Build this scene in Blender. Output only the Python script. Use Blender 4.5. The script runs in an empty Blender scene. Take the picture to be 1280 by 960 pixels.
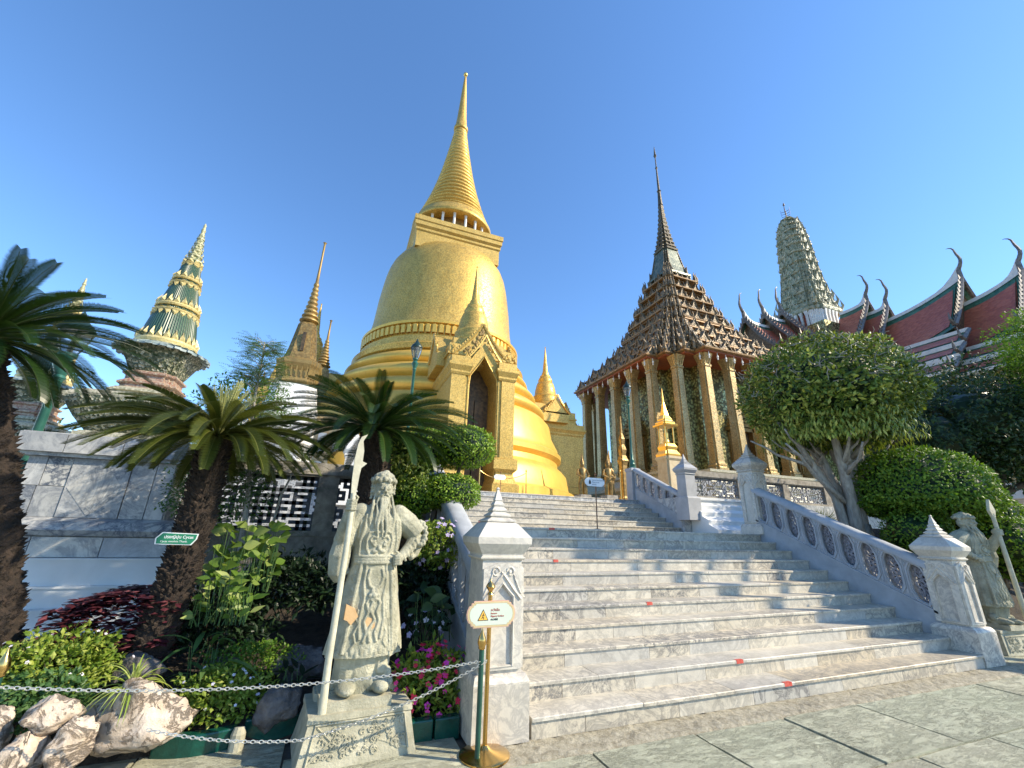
import bpy, math, random
from math import sin, cos, pi, radians, sqrt, atan2, hypot
from mathutils import Vector, Matrix, Euler, noise
random.seed(11)
rnd = random.random
def U(a, b): return a + (b - a) * random.random()
scene = bpy.context.scene
C = scene.collection

# ---------------------------------------------------------------- camera
cam_d = bpy.data.cameras.new('camera'); cam = bpy.data.objects.new('camera', cam_d); C.objects.link(cam)
R_ = Vector((0.92819533, -0.37121811, 0.02550573)); U_ = Vector((-0.14411175, -0.29544775, 0.94442704)); F_ = Vector((0.34305281, 0.88028844, 0.32773012))
mw = Matrix((( R_.x, U_.x, -F_.x, 0), (R_.y, U_.y, -F_.y, 0), (R_.z, U_.z, -F_.z, 1.591), (0, 0, 0, 1)))
cam.matrix_world = mw
cam_d.sensor_width = 36; cam_d.lens = 14.84; cam_d.clip_end = 3000; cam_d.clip_start = .05
scene.camera = cam
# ---------------------------------------------------------------- light
SUN = Vector((1.0, -.58, .78)).normalized()
world = bpy.data.worlds.new('World'); scene.world = world; world.use_nodes = True
wn = world.node_tree.nodes; wl = world.node_tree.links
bg = wn['Background']; sky = wn.new('ShaderNodeTexSky'); sky.sky_type = 'NISHITA'; sky.sun_disc = False
sky.sun_elevation = math.asin(SUN.z); sky.sun_rotation = atan2(SUN.x, SUN.y)
sky.air_density = 1.0; sky.dust_density = .1; sky.ozone_density = 5.0
hs_ = wn.new('ShaderNodeHueSaturation'); hs_.inputs['Saturation'].default_value = 1.08; wl.new(sky.outputs[0], hs_.inputs['Color']); wl.new(hs_.outputs[0], bg.inputs[0]); bg.inputs[1].default_value = .145
sd = bpy.data.lights.new('sun', 'SUN'); so = bpy.data.objects.new('sun', sd); C.objects.link(so)
sd.energy = 3.6; sd.angle = radians(.6); sd.color = (1.0, .87, .66)
so.rotation_euler = (-SUN).to_track_quat('-Z', 'Y').to_euler()
scene.view_settings.view_transform = 'Standard'; scene.view_settings.look = 'None'
scene.view_settings.exposure = 1.08; scene.view_settings.gamma = 1
scene.render.engine = 'CYCLES'
scene.cycles.max_bounces = 6; scene.cycles.transparent_max_bounces = 6

# ---------------------------------------------------------------- helpers
class MB:
    def __init__(s): s.v = []; s.f = []; s.r = []; s.m = []; s.M = None; s.mi = 0; s.rv = None
    def add(s, vs, fs, r=None):
        n = len(s.v)
        if s.M is not None: vs = [tuple(s.M @ Vector(v)) for v in vs]
        s.v += vs
        rr = r if r is not None else (s.rv if s.rv is not None else rnd())
        for f in fs:
            s.f.append(tuple(i + n for i in f)); s.r.append(rr); s.m.append(s.mi)
        return s
    def box(s, x0, x1, y0, y1, z0, z1, r=None):
        return s.add([(x0,y0,z0),(x1,y0,z0),(x1,y1,z0),(x0,y1,z0),(x0,y0,z1),(x1,y0,z1),(x1,y1,z1),(x0,y1,z1)],
            [(0,3,2,1),(4,5,6,7),(0,1,5,4),(1,2,6,5),(2,3,7,6),(3,0,4,7)], r)
    def cbox(s, cx, cy, z0, hx, hy, h, r=None): return s.box(cx-hx, cx+hx, cy-hy, cy+hy, z0, z0+h, r)
    def loft(s, plan, prof, c=(0,0,0), caps=True, r=None, rot=0):
        n = len(plan); vs = []; fs = []
        cr, sr = cos(rot), sin(rot)
        for (k, z) in prof:
            kx, ky = k if isinstance(k, tuple) else (k, k)
            for (x, y) in plan:
                X = x*kx; Y = y*ky
                vs.append((c[0] + X*cr - Y*sr, c[1] + X*sr + Y*cr, c[2] + z))
        for i in range(len(prof)-1):
            for j in range(n):
                k = (j+1) % n
                fs.append((i*n+j, i*n+k, (i+1)*n+k, (i+1)*n+j))
        if caps:
            fs.append(tuple(range(n-1, -1, -1))); fs.append(tuple((len(prof)-1)*n + j for j in range(n)))
        return s.add(vs, fs, r)
    def lathe(s, prof, c=(0,0,0), n=32, caps=True, r=None, rot=0): return s.loft(circle(n), prof, c, caps, r, rot)
    def tube(s, path, rad, n=8, caps=True, r=None):
        P = [Vector(p) for p in path]; m = len(P)
        if not isinstance(rad, (list, tuple)): rad = [rad]*m
        vs = []; fs = []; t0 = (P[1]-P[0]).normalized()
        a = t0.orthogonal().normalized()
        for i in range(m):
            t = (P[min(i+1, m-1)] - P[max(i-1, 0)])
            t = t.normalized() if t.length > 1e-9 else t0
            a = (a - t*a.dot(t)); a = a.normalized() if a.length > 1e-6 else t.orthogonal().normalized()
            b = t.cross(a)
            for j in range(n):
                an = 2*pi*j/n; q = P[i] + (a*cos(an) + b*sin(an))*rad[i]; vs.append(tuple(q))
        for i in range(m-1):
            for j in range(n):
                k = (j+1) % n; fs.append((i*n+j, i*n+k, (i+1)*n+k, (i+1)*n+j))
        if caps: fs.append(tuple(range(n-1, -1, -1))); fs.append(tuple((m-1)*n+j for j in range(n)))
        return s.add(vs, fs, r)
    def ell(s, c, rx, ry, rz, nu=16, nv=10, rot=None, r=None):
        vs = [(0,0,-1)]; fs = []
        for i in range(1, nv):
            p = -pi/2 + pi*i/nv
            for j in range(nu): t = 2*pi*j/nu; vs.append((cos(p)*cos(t), cos(p)*sin(t), sin(p)))
        vs.append((0,0,1)); L = len(vs)-1
        for j in range(nu):
            k = (j+1) % nu; fs.append((0, 1+k, 1+j)); fs.append((L, L-nu+j, L-nu+k))
            for i in range(nv-2): a = 1+i*nu; fs.append((a+j, a+k, a+nu+k, a+nu+j))
        o = []
        for v in vs:
            q = Vector((v[0]*rx, v[1]*ry, v[2]*rz))
            if rot is not None: q = rot @ q
            o.append((c[0]+q.x, c[1]+q.y, c[2]+q.z))
        return s.add(o, fs, r)
    def prism(s, pts, axis, a, b, r=None):
        # pts: 2D outline; axis 'x' -> pts are (y,z); 'y' -> (x,z); 'z' -> (x,y)
        def P(p, t): return (t, p[0], p[1]) if axis == 'x' else (p[0], t, p[1]) if axis == 'y' else (p[0], p[1], t)
        n = len(pts); vs = [P(p, a) for p in pts] + [P(p, b) for p in pts]
        fs = [tuple(range(n)), tuple(range(2*n-1, n-1, -1))]
        for j in range(n): k = (j+1) % n; fs.append((j, j+n, k+n, k))
        return s.add(vs, fs, r)
    def plate_hole(s, outer, inner, axis, a, b, r=None):
        def P(p, t): return (t, p[0], p[1]) if axis == 'x' else (p[0], t, p[1]) if axis == 'y' else (p[0], p[1], t)
        n = len(outer); vs = [P(p, a) for p in outer]+[P(p, a) for p in inner]+[P(p, b) for p in outer]+[P(p, b) for p in inner]
        fs = []
        for j in range(n):
            k = (j+1) % n
            fs += [(j, k, n+k, n+j), (2*n+j, 3*n+j, 3*n+k, 2*n+k), (n+j, n+k, 3*n+k, 3*n+j), (j, 2*n+j, 2*n+k, k)]
        return s.add(vs, fs, r)
    def leaf(s, p, d, u, L, W, bend=.15, r=None):
        d = d.normalized(); w = d.cross(u)
        if w.length < 1e-5: w = d.orthogonal()
        w.normalize(); nn = w.cross(d)
        a = p; m = p + d*L*.5 + nn*bend*L*.4; t = p + d*L - nn*bend*L*.3
        return s.add([tuple(a), tuple(m+w*W*.5-nn*W*.12), tuple(m), tuple(m-w*W*.5-nn*W*.12), tuple(t)], [(0,1,2),(0,2,3),(1,4,2),(2,4,3)], r)
    def build(s, name, mats, parent=None, smooth=None):
        me = bpy.data.meshes.new(name)
        off = Vector((0,0,0))
        if parent is not None:
            off = world_loc(parent)
        me.from_pydata([(v[0]-off.x, v[1]-off.y, v[2]-off.z) for v in s.v], [], s.f)
        if not isinstance(mats, (list, tuple)): mats = [mats]
        for m in mats: me.materials.append(M[m])
        if len(mats) > 1: me.polygons.foreach_set('material_index', s.m)
        at = me.attributes.new('rnd', 'FLOAT', 'FACE'); at.data.foreach_set('value', s.r)
        if smooth is not None:
            me.polygons.foreach_set('use_smooth', [True]*len(me.polygons))
            if smooth < 180: me.set_sharp_from_angle(angle=radians(smooth))
        me.update(); me.validate()
        o = bpy.data.objects.new(name, me); C.objects.link(o)
        if parent is not None: o.parent = parent
        return o
LOC = {}
def world_loc(o):
    l = Vector(o.location)
    while o.parent is not None: o = o.parent; l += Vector(o.location)
    return l
def circle(n): return [(cos(2*pi*j/n), sin(2*pi*j/n)) for j in range(n)]
SQ = [(-1,-1),(1,-1),(1,1),(-1,1)]
def redent(n, s):
    q = [(1, 1-n*s)]
    for i in range(n):
        q.append((1-(i+1)*s, 1-(n-i)*s)); q.append((1-(i+1)*s, 1-(n-i-1)*s))
    out = []
    for k in range(4):
        for (x, y) in q:
            for _ in range(k): x, y = -y, x
            out.append((x, y))
    return out
def thing(name, label, cat, loc, group=None):
    o = bpy.data.objects.new(name, None); C.objects.link(o); o.location = loc
    o.empty_display_size = .1
    o['label'] = label; o['category'] = cat
    if group: o['group'] = group
    return o
def tag(o, label, cat, group=None, kind=None):
    if label: o['label'] = label
    if cat: o['category'] = cat
    if group: o['group'] = group
    if kind: o['kind'] = kind
    return o
def struct(name, mb, mats, smooth=None, kind='structure'):
    o = mb.build(name, mats, None, smooth); o['kind'] = kind; return o
def solo(name, mb, mats, label, cat, base, group=None, smooth=None):
    """one mesh thing with its origin at base"""
    mb.v = [(v[0]-base[0], v[1]-base[1], v[2]-base[2]) for v in mb.v]
    o = mb.build(name, mats, None, smooth); o.location = base
    return tag(o, label, cat, group)
def copy_tree(root, loc, label, rotz=0, group=None):
    r = root.copy(); C.objects.link(r); r.location = loc; r.rotation_euler = (0, 0, rotz); r['label'] = label
    if group: r['group'] = group
    for ch in list(root.children):
        c = ch.copy(); C.objects.link(c); c.parent = r
        for g in list(ch.children):
            d = g.copy(); C.objects.link(d); d.parent = c
    return r

# ---------------------------------------------------------------- materials
M = {}
def lin(c): return tuple(c) + (1,)
class NT:
    def __init__(s, name):
        s.mat = bpy.data.materials.new(name); s.mat.use_nodes = True; s.t = s.mat.node_tree; s.n = s.t.nodes; s.l = s.t.links
        s.b = s.n['Principled BSDF']; s.out = s.n['Material Output']; M[name] = s.mat
        tc = s.n.new('ShaderNodeTexCoord'); oi = s.n.new('ShaderNodeObjectInfo')
        ml = s.n.new('ShaderNodeMath'); ml.operation = 'MULTIPLY'; ml.inputs[1].default_value = 37.0; s.l.new(oi.outputs['Random'], ml.inputs[0])
        va = s.n.new('ShaderNodeVectorMath'); va.operation = 'ADD'; s.l.new(tc.outputs['Object'], va.inputs[0]); s.l.new(ml.outputs[0], va.inputs[1])
        s.co = va.outputs[0]; s.raw = tc.outputs['Object']
        a = s.n.new('ShaderNodeAttribute'); a.attribute_name = 'rnd'; s.rnd = a.outputs['Fac']
    def noise(s, sc, det=4, rough=.6, dist=0, co=None, st=None):
        n = s.n.new('ShaderNodeTexNoise'); n.inputs['Scale'].default_value = sc; n.inputs['Detail'].default_value = det
        n.inputs['Roughness'].default_value = rough; n.inputs['Distortion'].default_value = dist
        c = co or s.co
        if st: mp = s.n.new('ShaderNodeMapping'); mp.inputs['Scale'].default_value = st; s.l.new(c, mp.inputs[0]); c = mp.outputs[0]
        s.l.new(c, n.inputs['Vector']); return n.outputs['Fac']
    def voro(s, sc, feat='F1', co=None, st=None):
        n = s.n.new('ShaderNodeTexVoronoi'); n.inputs['Scale'].default_value = sc; n.feature = feat
        c = co or s.co
        if st: mp = s.n.new('ShaderNodeMapping'); mp.inputs['Scale'].default_value = st; s.l.new(c, mp.inputs[0]); c = mp.outputs[0]
        s.l.new(c, n.inputs['Vector']); return n
    def ramp(s, fac, stops, interp='LINEAR'):
        r = s.n.new('ShaderNodeValToRGB'); r.color_ramp.interpolation = interp; e = r.color_ramp.elements
        while len(e) < len(stops): e.new(.5)
        for i, (p, c) in enumerate(stops):
            e[i].position = p; e[i].color = lin(c) if isinstance(c, tuple) else (c, c, c, 1)
        s.l.new(fac, r.inputs[0]); return r.outputs[0]
    def mix(s, f, a, b, mode='MIX'):
        m = s.n.new('ShaderNodeMix'); m.data_type = 'RGBA'; m.blend_type = mode
        for sock, v in ((m.inputs[0], f), (m.inputs[6], a), (m.inputs[7], b)):
            if isinstance(v, (int, float)): sock.default_value = v
            elif isinstance(v, tuple): sock.default_value = lin(v)
            else: s.l.new(v, sock)
        return m.outputs[2]
    def math(s, op, a, b=0):
        m = s.n.new('ShaderNodeMath'); m.operation = op
        for i, v in enumerate((a, b)):
            if isinstance(v, (int, float)): m.inputs[i].default_value = v
            else: s.l.new(v, m.inputs[i])
        return m.outputs[0]
    def col(s, c):
        if isinstance(c, tuple): s.b.inputs['Base Color'].default_value = lin(c)
        else: s.l.new(c, s.b.inputs['Base Color'])
    def rough(s, v):
        if isinstance(v, (int, float)): s.b.inputs['Roughness'].default_value = v
        else: s.l.new(v, s.b.inputs['Roughness'])
    def metal(s, v): s.b.inputs['Metallic'].default_value = v
    def bump(s, h, st=.3, dist=.02):
        b = s.n.new('ShaderNodeBump'); b.inputs['Strength'].default_value = st; b.inputs['Distance'].default_value = dist
        s.l.new(h, b.inputs['Height']); s.l.new(b.outputs[0], s.b.inputs['Normal'])
        return b
def simple(name, c1, c2, sc=4, rough=.6, metal=0, bump=.2, bs=30, dist=.01, c3=None, rmix=.5, spec=None, stretch=None):
    t = NT(name)
    f = t.ramp(t.noise(sc, 5, .6, .3, st=stretch), [(.35, c1), (.65, c2)])
    if c3: f = t.mix(t.math('MULTIPLY', t.rnd, rmix), f, c3)
    t.col(f); t.rough(rough); t.metal(metal)
    if bump: t.bump(t.noise(bs, 5, .65, st=stretch), bump, dist)
    if spec is not None: t.b.inputs['Specular IOR Level'].default_value = spec
    return t
def leafmat(name, c1, c2, c3=None, trans=.3, rough=.45):
    t = NT(name)
    f = t.ramp(t.rnd, [(0, c1), (.6, c2), (1, c3 or c2)])
    f = t.mix(t.ramp(t.noise(1.6, 3), [(.35, .0), (.65, .5)]), f, c1)
    t.col(f); t.rough(rough); t.b.inputs['Specular IOR Level'].default_value = .35
    tr = t.n.new('ShaderNodeBsdfTranslucent'); hs = t.mix(.5, f, (c2[0]*1.6, c2[1]*1.5, c2[2]*.5)); t.l.new(hs, tr.inputs[0])
    mx = t.n.new('ShaderNodeMixShader'); mx.inputs[0].default_value = trans
    t.l.new(t.b.outputs[0], mx.inputs[1]); t.l.new(tr.outputs[0], mx.inputs[2]); t.l.new(mx.outputs[0], t.out.inputs[0])
    return t
# marble for steps and posts: cream and grey blocks with veins
def marble(name, c_lo, c_hi, vein, warm, grey=(.34,.34,.33), amt=.8, vsc=3.0, rough=.42):
    t = NT(name)
    # every block is cut from another part of the quarry: shift the pattern by the block's own number
    ml = t.math('MULTIPLY', t.rnd, 53.0); va = t.n.new('ShaderNodeVectorMath'); va.operation = 'ADD'; t.l.new(t.co, va.inputs[0]); t.l.new(ml, va.inputs[1]); co = va.outputs[0]
    n1 = t.noise(vsc, 8, .68, 1.6, co)
    v = t.ramp(n1, [(.42, 0), (.488, 1.0), (.505, 1.0), (.57, 0)])
    v2 = t.ramp(t.noise(vsc*2.6, 6, .62, 2.0, co), [(.45, 0), (.5, .8), (.55, 0)])
    base = t.ramp(t.noise(1.6, 6, .6, .8, co), [(.3, c_lo), (.7, c_hi)])
    selw = t.ramp(t.rnd, [(0, 0), (.12, .9), (.22, .1), (.45, 0), (.55, .7), (.62, 0), (1, .35)])
    selg = t.ramp(t.rnd, [(0, .8), (.08, 0), (.25, .15), (.34, .8), (.42, 0), (.72, .1), (.80, .7), (.9, 0), (1, 0)])
    base = t.mix(t.math('MULTIPLY', selw, amt), base, warm); base = t.mix(t.math('MULTIPLY', selg, amt*.8), base, grey)
    cl = t.ramp(t.noise(2.2, 4, .6, .5, co), [(.42, 0), (.62, 1)])
    vs = t.math('MULTIPLY', t.math('ADD', t.math('MULTIPLY', v, .9), t.math('MULTIPLY', v2, cl)), t.ramp(t.rnd, [(0, .9), (.3, .25), (.5, .6), (.75, .2), (1, 1)]))
    c = t.mix(t.math('MULTIPLY', vs, .95), base, vein)
    c = t.mix(t.ramp(t.noise(6, 8, .75), [(.5, 0), (.75, .4)]), c, (vein[0]*.9, vein[1]*.8, vein[2]*.6))
    t.col(c); t.rough(rough); t.bump(t.noise(40, 6, .7), .15, .008); return t
marble('marble_step', (.50,.46,.37), (.68,.63,.52), (.15,.145,.14), (.50,.41,.27), (.36,.36,.35), .85, 3.4)
marble('marble_post', (.54,.50,.42), (.72,.67,.57), (.24,.23,.22), (.60,.53,.42), (.5,.5,.48), .3, 4.6)
marble('marble_blue', (.34,.37,.41), (.68,.69,.68), (.08,.10,.14), (.62,.58,.48), (.16,.18,.21), 1.0, 2.0)
simple('white_paint', (.66,.67,.66), (.76,.77,.76), 2, .6, 0, .1, 14)
simple('white_plaster', (.66,.66,.63), (.80,.79,.75), 3, .7, 0, .2, 20)
simple('grey_stone', (.30,.30,.30), (.45,.44,.43), 5, .6, 0, .3, 40, .01, (.36,.37,.40), .5)
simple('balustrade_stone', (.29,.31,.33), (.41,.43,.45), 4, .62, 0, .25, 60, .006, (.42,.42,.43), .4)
simple('fret_stone', (.15,.145,.16), (.34,.33,.36), 22, .6, 0, .4, 60, .01)
simple('fret_grey', (.26,.28,.31), (.42,.44,.47), 12, .6, 0, .3, 60, .01)
simple('old_stone', (.20,.18,.15), (.40,.37,.31), 6, .75, 0, .5, 30, .015)
simple('dark_fret', (.05,.06,.08), (.12,.13,.16), 10, .6, 0, .3, 40, .01)
simple('soil', (.022,.017,.012), (.07,.052,.035), 9, .95, 0, .8, 22, .05)
t = NT('slate')   # big green-grey riven slabs
ml = t.math('MULTIPLY', t.rnd, 41.0); va = t.n.new('ShaderNodeVectorMath'); va.operation = 'ADD'; t.l.new(t.co, va.inputs[0]); t.l.new(ml, va.inputs[1]); co = va.outputs[0]
base = t.ramp(t.noise(1.7, 12, .74, 0, co), [(.30, (.40,.39,.27)), (.5, (.52,.50,.36)), (.70, (.66,.62,.46))])
base = t.mix(t.ramp(t.rnd, [(0, .7), (.3, .1), (.6, .5), (1, 0)]), base, (.42,.47,.34))
lay = t.noise(3.0, 12, .78, 0, co, st=(1, 2.6, 1)); fine = t.noise(30, 8, .8, 0, co)
edge = t.ramp(lay, [(.478, 0), (.494, 1), (.498, 1), (.503, 0)])
e2 = t.ramp(t.noise(5.0, 12, .8, 0, co, st=(1, 3, 1)), [(.485, 0), (.497, 1), (.504, 0)])
msk = t.ramp(t.noise(1.4, 3, .5, 0, co), [(.40, 0), (.58, 1)])
base = t.mix(t.math('MULTIPLY', t.math('MAXIMUM', edge, e2), t.math('MULTIPLY', msk, .75)), base, (.13,.12,.08))
base = t.mix(t.ramp(fine, [(.5, 0), (.72, .35)]), base, (.24,.22,.15))
t.col(base); t.rough(.7)
hh = t.math('ADD', t.ramp(lay, [(.40, 0), (.478, .35), (.505, .8), (.6, 1)]), t.math('MULTIPLY', fine, .18))
t.bump(hh, .8, .035)
t = NT('kerb_rubble')
t.col(t.mix(t.ramp(t.noise(14, 8, .8), [(.4, 0), (.6, 1)]), (.34,.30,.21), (.58,.53,.40))); t.rough(.9); t.bump(t.noise(26, 8, .8), 1.0, .04)
simple('joint', (.07,.06,.045), (.18,.15,.11), 6, .95, 0, .5, 40, .01)
# gold
def gold(name, c1, c2, rough=.4, metal=.75, tile=None, dirt=.25, bst=.15):
    t = NT(name)
    f = t.ramp(t.noise(.8, 6, .65, .5), [(.3, c1), (.7, c2)])
    f = t.mix(t.math('MULTIPLY', t.ramp(t.noise(3.5, 7, .7, st=(1,1,.25)), [(.45, 0), (.75, 1)]), dirt), f, (c1[0]*.45, c1[1]*.45, c1[2]*.5))
    f = t.mix(t.math('MULTIPLY', t.rnd, .25), f, (c2[0]*.8, c2[1]*.72, c2[2]*.6))
    t.metal(metal); t.rough(rough)
    if tile:
        v = t.voro(tile); f = t.mix(t.ramp(v.outputs['Distance'], [(.3, 0), (.7, .5)]), f, (c1[0]*.35, c1[1]*.32, c1[2]*.3))
        rr = t.ramp(v.outputs['Color'], [(0, rough*.65), (1, min(1, rough*1.5))]); t.rough(rr)
        t.bump(v.outputs['Color'], bst, .02)
    else: t.bump(t.noise(9, 6, .7), bst, .01)
    t.col(f); return t
gold('gold_bell', (.70,.45,.10), (.84,.57,.15), .46, .55, tile=14, dirt=.42, bst=.16)
gold('gold_base', (.74,.46,.08), (.85,.56,.13), .45, .5, dirt=.25)
gold('gold_box', (.60,.41,.10), (.76,.53,.16), .50, .5, tile=20, dirt=.4)
gold('gold_dull', (.24,.16,.06), (.42,.29,.10), .5, .45, dirt=.4, bst=.5)
gold('gold_bright', (.85,.55,.13), (.98,.68,.22), .3, .8, dirt=.05)
gold('gold_column', (.40,.27,.10), (.70,.52,.24), .36, .45, tile=12, dirt=.3, bst=.7)
gold('gold_old', (.26,.17,.06), (.46,.31,.11), .45, .5, tile=10, dirt=.5)
t = NT('mosaic_wall')
v = t.voro(5.5, st=(1,1,1)); g = t.ramp(t.noise(.6, 3), [(.3, (.66,.54,.20)), (.55, (.48,.52,.24)), (.75, (.76,.58,.22))])
g = t.mix(t.ramp(v.outputs['Distance'], [(.25, 0), (.6, 1)]), g, (.13,.12,.05)); t.col(g); t.metal(.5); t.rough(t.ramp(v.outputs['Color'], [(0,.18),(1,.5)])); t.bump(v.outputs['Color'], .6, .03)
t = NT('green_mosaic')
v = t.voro(6.5); t.col(t.mix(t.ramp(v.outputs['Distance'], [(.2, 0), (.55, 1)]), (.50,.55,.28), (.07,.12,.06))); t.metal(.35); t.rough(.3); t.bump(v.outputs['Color'], .6, .03)
# roof ornament of the spired hall: grey brown gilt glass
t = NT('roof_ornament')
v = t.voro(9); f = t.ramp(v.outputs['Color'], [(.2, (.05,.04,.025)), (.5, (.17,.115,.06)), (.8, (.34,.22,.095))])
f = t.mix(t.math('MULTIPLY', t.rnd, .32), f, (.28,.24,.16)); t.col(f); t.metal(.2); t.rough(.5); t.bump(v.outputs['Distance'], .8, .06)
simple('roof_cornice', (.14,.08,.035), (.36,.21,.08), 6, .5, .3, .5, 14, .03)
simple('soffit_red', (.22,.06,.025), (.34,.10,.04), 3, .6, 0, .2, 10)
t = NT('green_glass'); v = t.voro(8, st=(1,1,.5)); t.col(t.mix(t.ramp(v.outputs['Color'], [(.2, 0), (.8, 1)]), (.05,.08,.06), (.16,.18,.13))); t.metal(.3); t.rough(.35); t.bump(v.outputs['Color'], .4, .03)
t = NT('spire_dark'); t.col(t.ramp(t.noise(6, 5), [(.3, (.04,.04,.03)), (.7, (.15,.115,.065))])); t.metal(.4); t.rough(.45); t.bump(t.noise(20, 4), .5, .03)
t = NT('prang_tile'); v = t.voro(3.6)
f = t.ramp(v.outputs['Color'], [(.2, (.20,.23,.14)), (.5, (.38,.39,.26)), (.8, (.54,.50,.35))]); t.col(t.mix(t.ramp(t.noise(.5, 4), [(.4, 0), (.65, .5)]), f, (.22,.21,.13))); t.rough(.55); t.bump(v.outputs['Distance'], 1.0, .12)
# tower with green ribs and flowers of porcelain
t = NT('green_rib')
wv = t.n.new('ShaderNodeTexWave'); wv.wave_type = 'BANDS'; wv.bands_direction = 'X'; wv.inputs['Scale'].default_value = 1.0
sx = t.n.new('ShaderNodeSeparateXYZ'); t.l.new(t.raw, sx.inputs[0]); ang = t.math('ARCTAN2', sx.outputs[1], sx.outputs[0])
sn = t.math('SINE', t.math('MULTIPLY', ang, 64)); t.col(t.ramp(sn, [(0, (.015,.045,.028)), (.7, (.03,.10,.055)), (1, (.10,.18,.10))])); t.rough(.35); t.bump(sn, .5, .02)
t = NT('porcelain'); v = t.voro(22)
t.col(t.ramp(v.outputs['Color'], [(.2, (.035,.055,.025)), (.45, (.16,.17,.09)), (.6, (.50,.47,.34)), (.75, (.06,.08,.04))])); t.rough(.45); t.bump(v.outputs['Distance'], .8, .05)
simple('porcelain_gold', (.50,.40,.15), (.74,.62,.30), 22, .4, .2, .4, 30)
simple('porcelain_green', (.08,.13,.06), (.60,.54,.30), 26, .4, 0, .4, 30)
simple('porcelain_cream', (.20,.20,.12), (.56,.51,.38), 22, .5, 0, .5, 30)
simple('porcelain_red', (.24,.09,.06), (.44,.38,.28), 24, .5, 0, .5, 30)
simple('eave_tile', (.12,.17,.18), (.34,.40,.38), 7, .4, 0, .4, 20)
# tile roofs
def tiles(name, c1, c2):
    t = NT(name); v = t.voro(3.2, st=(1.3,1.3,1.6)); f = t.ramp(v.outputs['Color'], [(.2, c1), (.8, c2)])
    t.col(t.mix(t.ramp(t.noise(.35, 4), [(.4, 0), (.7, .35)]), f, (c1[0]*.7, c1[1]*.7, c1[2]*.8))); t.rough(.42); t.bump(v.outputs['Distance'], .5, .05)
tiles('tile_red', (.36,.085,.05), (.50,.14,.08))
tiles('tile_green', (.03,.11,.07), (.07,.19,.12))
tiles('tile_orange', (.50,.14,.05), (.62,.22,.08))
simple('ridge_white', (.60,.59,.56), (.76,.74,.69), 3, .6)
simple('gable_dark', (.08,.05,.03), (.24,.16,.08), 5, .5, .3, .7, 12, .05)
simple('chofa', (.09,.08,.07), (.24,.20,.16), 5, .4, .2)
simple('statue_stone', (.30,.285,.20), (.48,.45,.33), 7, .82, 0, .55, 55, .012)
simple('statue_patch', (.50,.30,.13), (.60,.40,.20), 9, .8, 0, .3, 40)
simple('halberd_stone', (.46,.43,.31), (.58,.55,.41), 9, .75, 0, .4, 40)
t = NT('statue_carved')
v = t.voro(26, 'DISTANCE_TO_EDGE'); n = t.noise(16, 6, .6, 2.5)
h = t.ramp(n, [(.40, 0), (.46, 1), (.54, 1), (.60, 0)])
f = t.mix(t.ramp(t.noise(6, 5), [(.35, 0), (.65, 1)]), (.34,.33,.235), (.53,.51,.38)); f = t.mix(t.ramp(t.noise(2.5, 6, .7), [(.45, 0), (.7, .7)]), f, (.17,.17,.11))
t.col(f); t.rough(.85); t.bump(t.math('ADD', t.noise(60, 5, .7), t.math('MULTIPLY', h, 1.1)), .6, .011)
simple('green_post', (.01,.05,.035), (.02,.09,.06), 3, .35, 0, .1)
simple('lamp_green', (.02,.10,.075), (.04,.15,.11), 3, .35, .1, .1)
simple('lamp_dark', (.012,.03,.026), (.02,.05,.04), 3, .35, .2, .1)
t = NT('glass'); t.col((.75,.80,.80)); t.rough(.08); t.b.inputs['Transmission Weight'].default_value = .85; t.b.inputs['IOR'].default_value = 1.1
gold('brass', (.55,.33,.10), (.75,.50,.18), .22, 1.0, dirt=.2, bst=.03)
simple('brass_dark', (.14,.06,.03), (.28,.13,.06), 6, .35, .5, .1)
simple('steel_chain', (.55,.55,.52), (.70,.70,.66), 9, .3, .6, .05)
simple('sign_green', (.56,.62,.50), (.62,.68,.55), 3, .5, 0, 0)
simple('sign_border', (.58,.30,.22), (.70,.45,.33), 8, .5, 0, 0)
simple('sign_gold', (.55,.42,.20), (.62,.50,.28), 8, .5, 0, 0)
simple('sign_white', (.72,.74,.74), (.80,.82,.82), 3, .4, 0, 0)
simple('warn_yellow', (.85,.45,.06), (.88,.50,.08), 3, .5, 0, 0)
simple('ink_black', (.02,.02,.02), (.03,.03,.03), 3, .5, 0, 0)
simple('ink_red', (.42,.12,.08), (.45,.14,.10), 3, .5, 0, 0)
simple('ink_blue', (.10,.14,.22), (.12,.16,.25), 3, .5, 0, 0)
simple('tag_green', (.01,.16,.08), (.015,.20,.10), 3, .4, 0, 0)
simple('tape_red', (.48,.05,.03), (.60,.13,.09), 30, .6, 0, 0)
simple('border_green', (.003,.040,.028), (.006,.075,.052), 6, .22, 0, .3, 12, .02)
t = NT('rock_pink')
n = t.noise(3.5, 10, .72, .3); f = t.ramp(n, [(.25, (.34,.24,.17)), (.45, (.50,.40,.30)), (.58, (.62,.52,.42)), (.75, (.74,.66,.56))]); crk = t.ramp(t.noise(5, 8, .7, .9), [(.47, 0), (.5, 1), (.53, 0)])
t.col(t.mix(t.math('MULTIPLY', crk, .3), f, (.12,.07,.05))); t.rough(.8); t.bump(t.math('SUBTRACT', n, t.math('MULTIPLY', crk, .4)), 1.0, .04)
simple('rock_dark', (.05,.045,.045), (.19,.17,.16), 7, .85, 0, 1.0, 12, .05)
simple('bark_cycad', (.010,.007,.005), (.040,.026,.018), 20, .95, 0, 1.0, 30, .03, (.07,.05,.035), .5)
simple('bark_grey', (.26,.24,.21), (.46,.44,.39), 6, .8, 0, .8, 16, .03, stretch=(3,3,.6))
simple('bark_dark', (.05,.04,.03), (.14,.11,.08), 6, .9, 0, .8, 16, .03)
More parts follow.
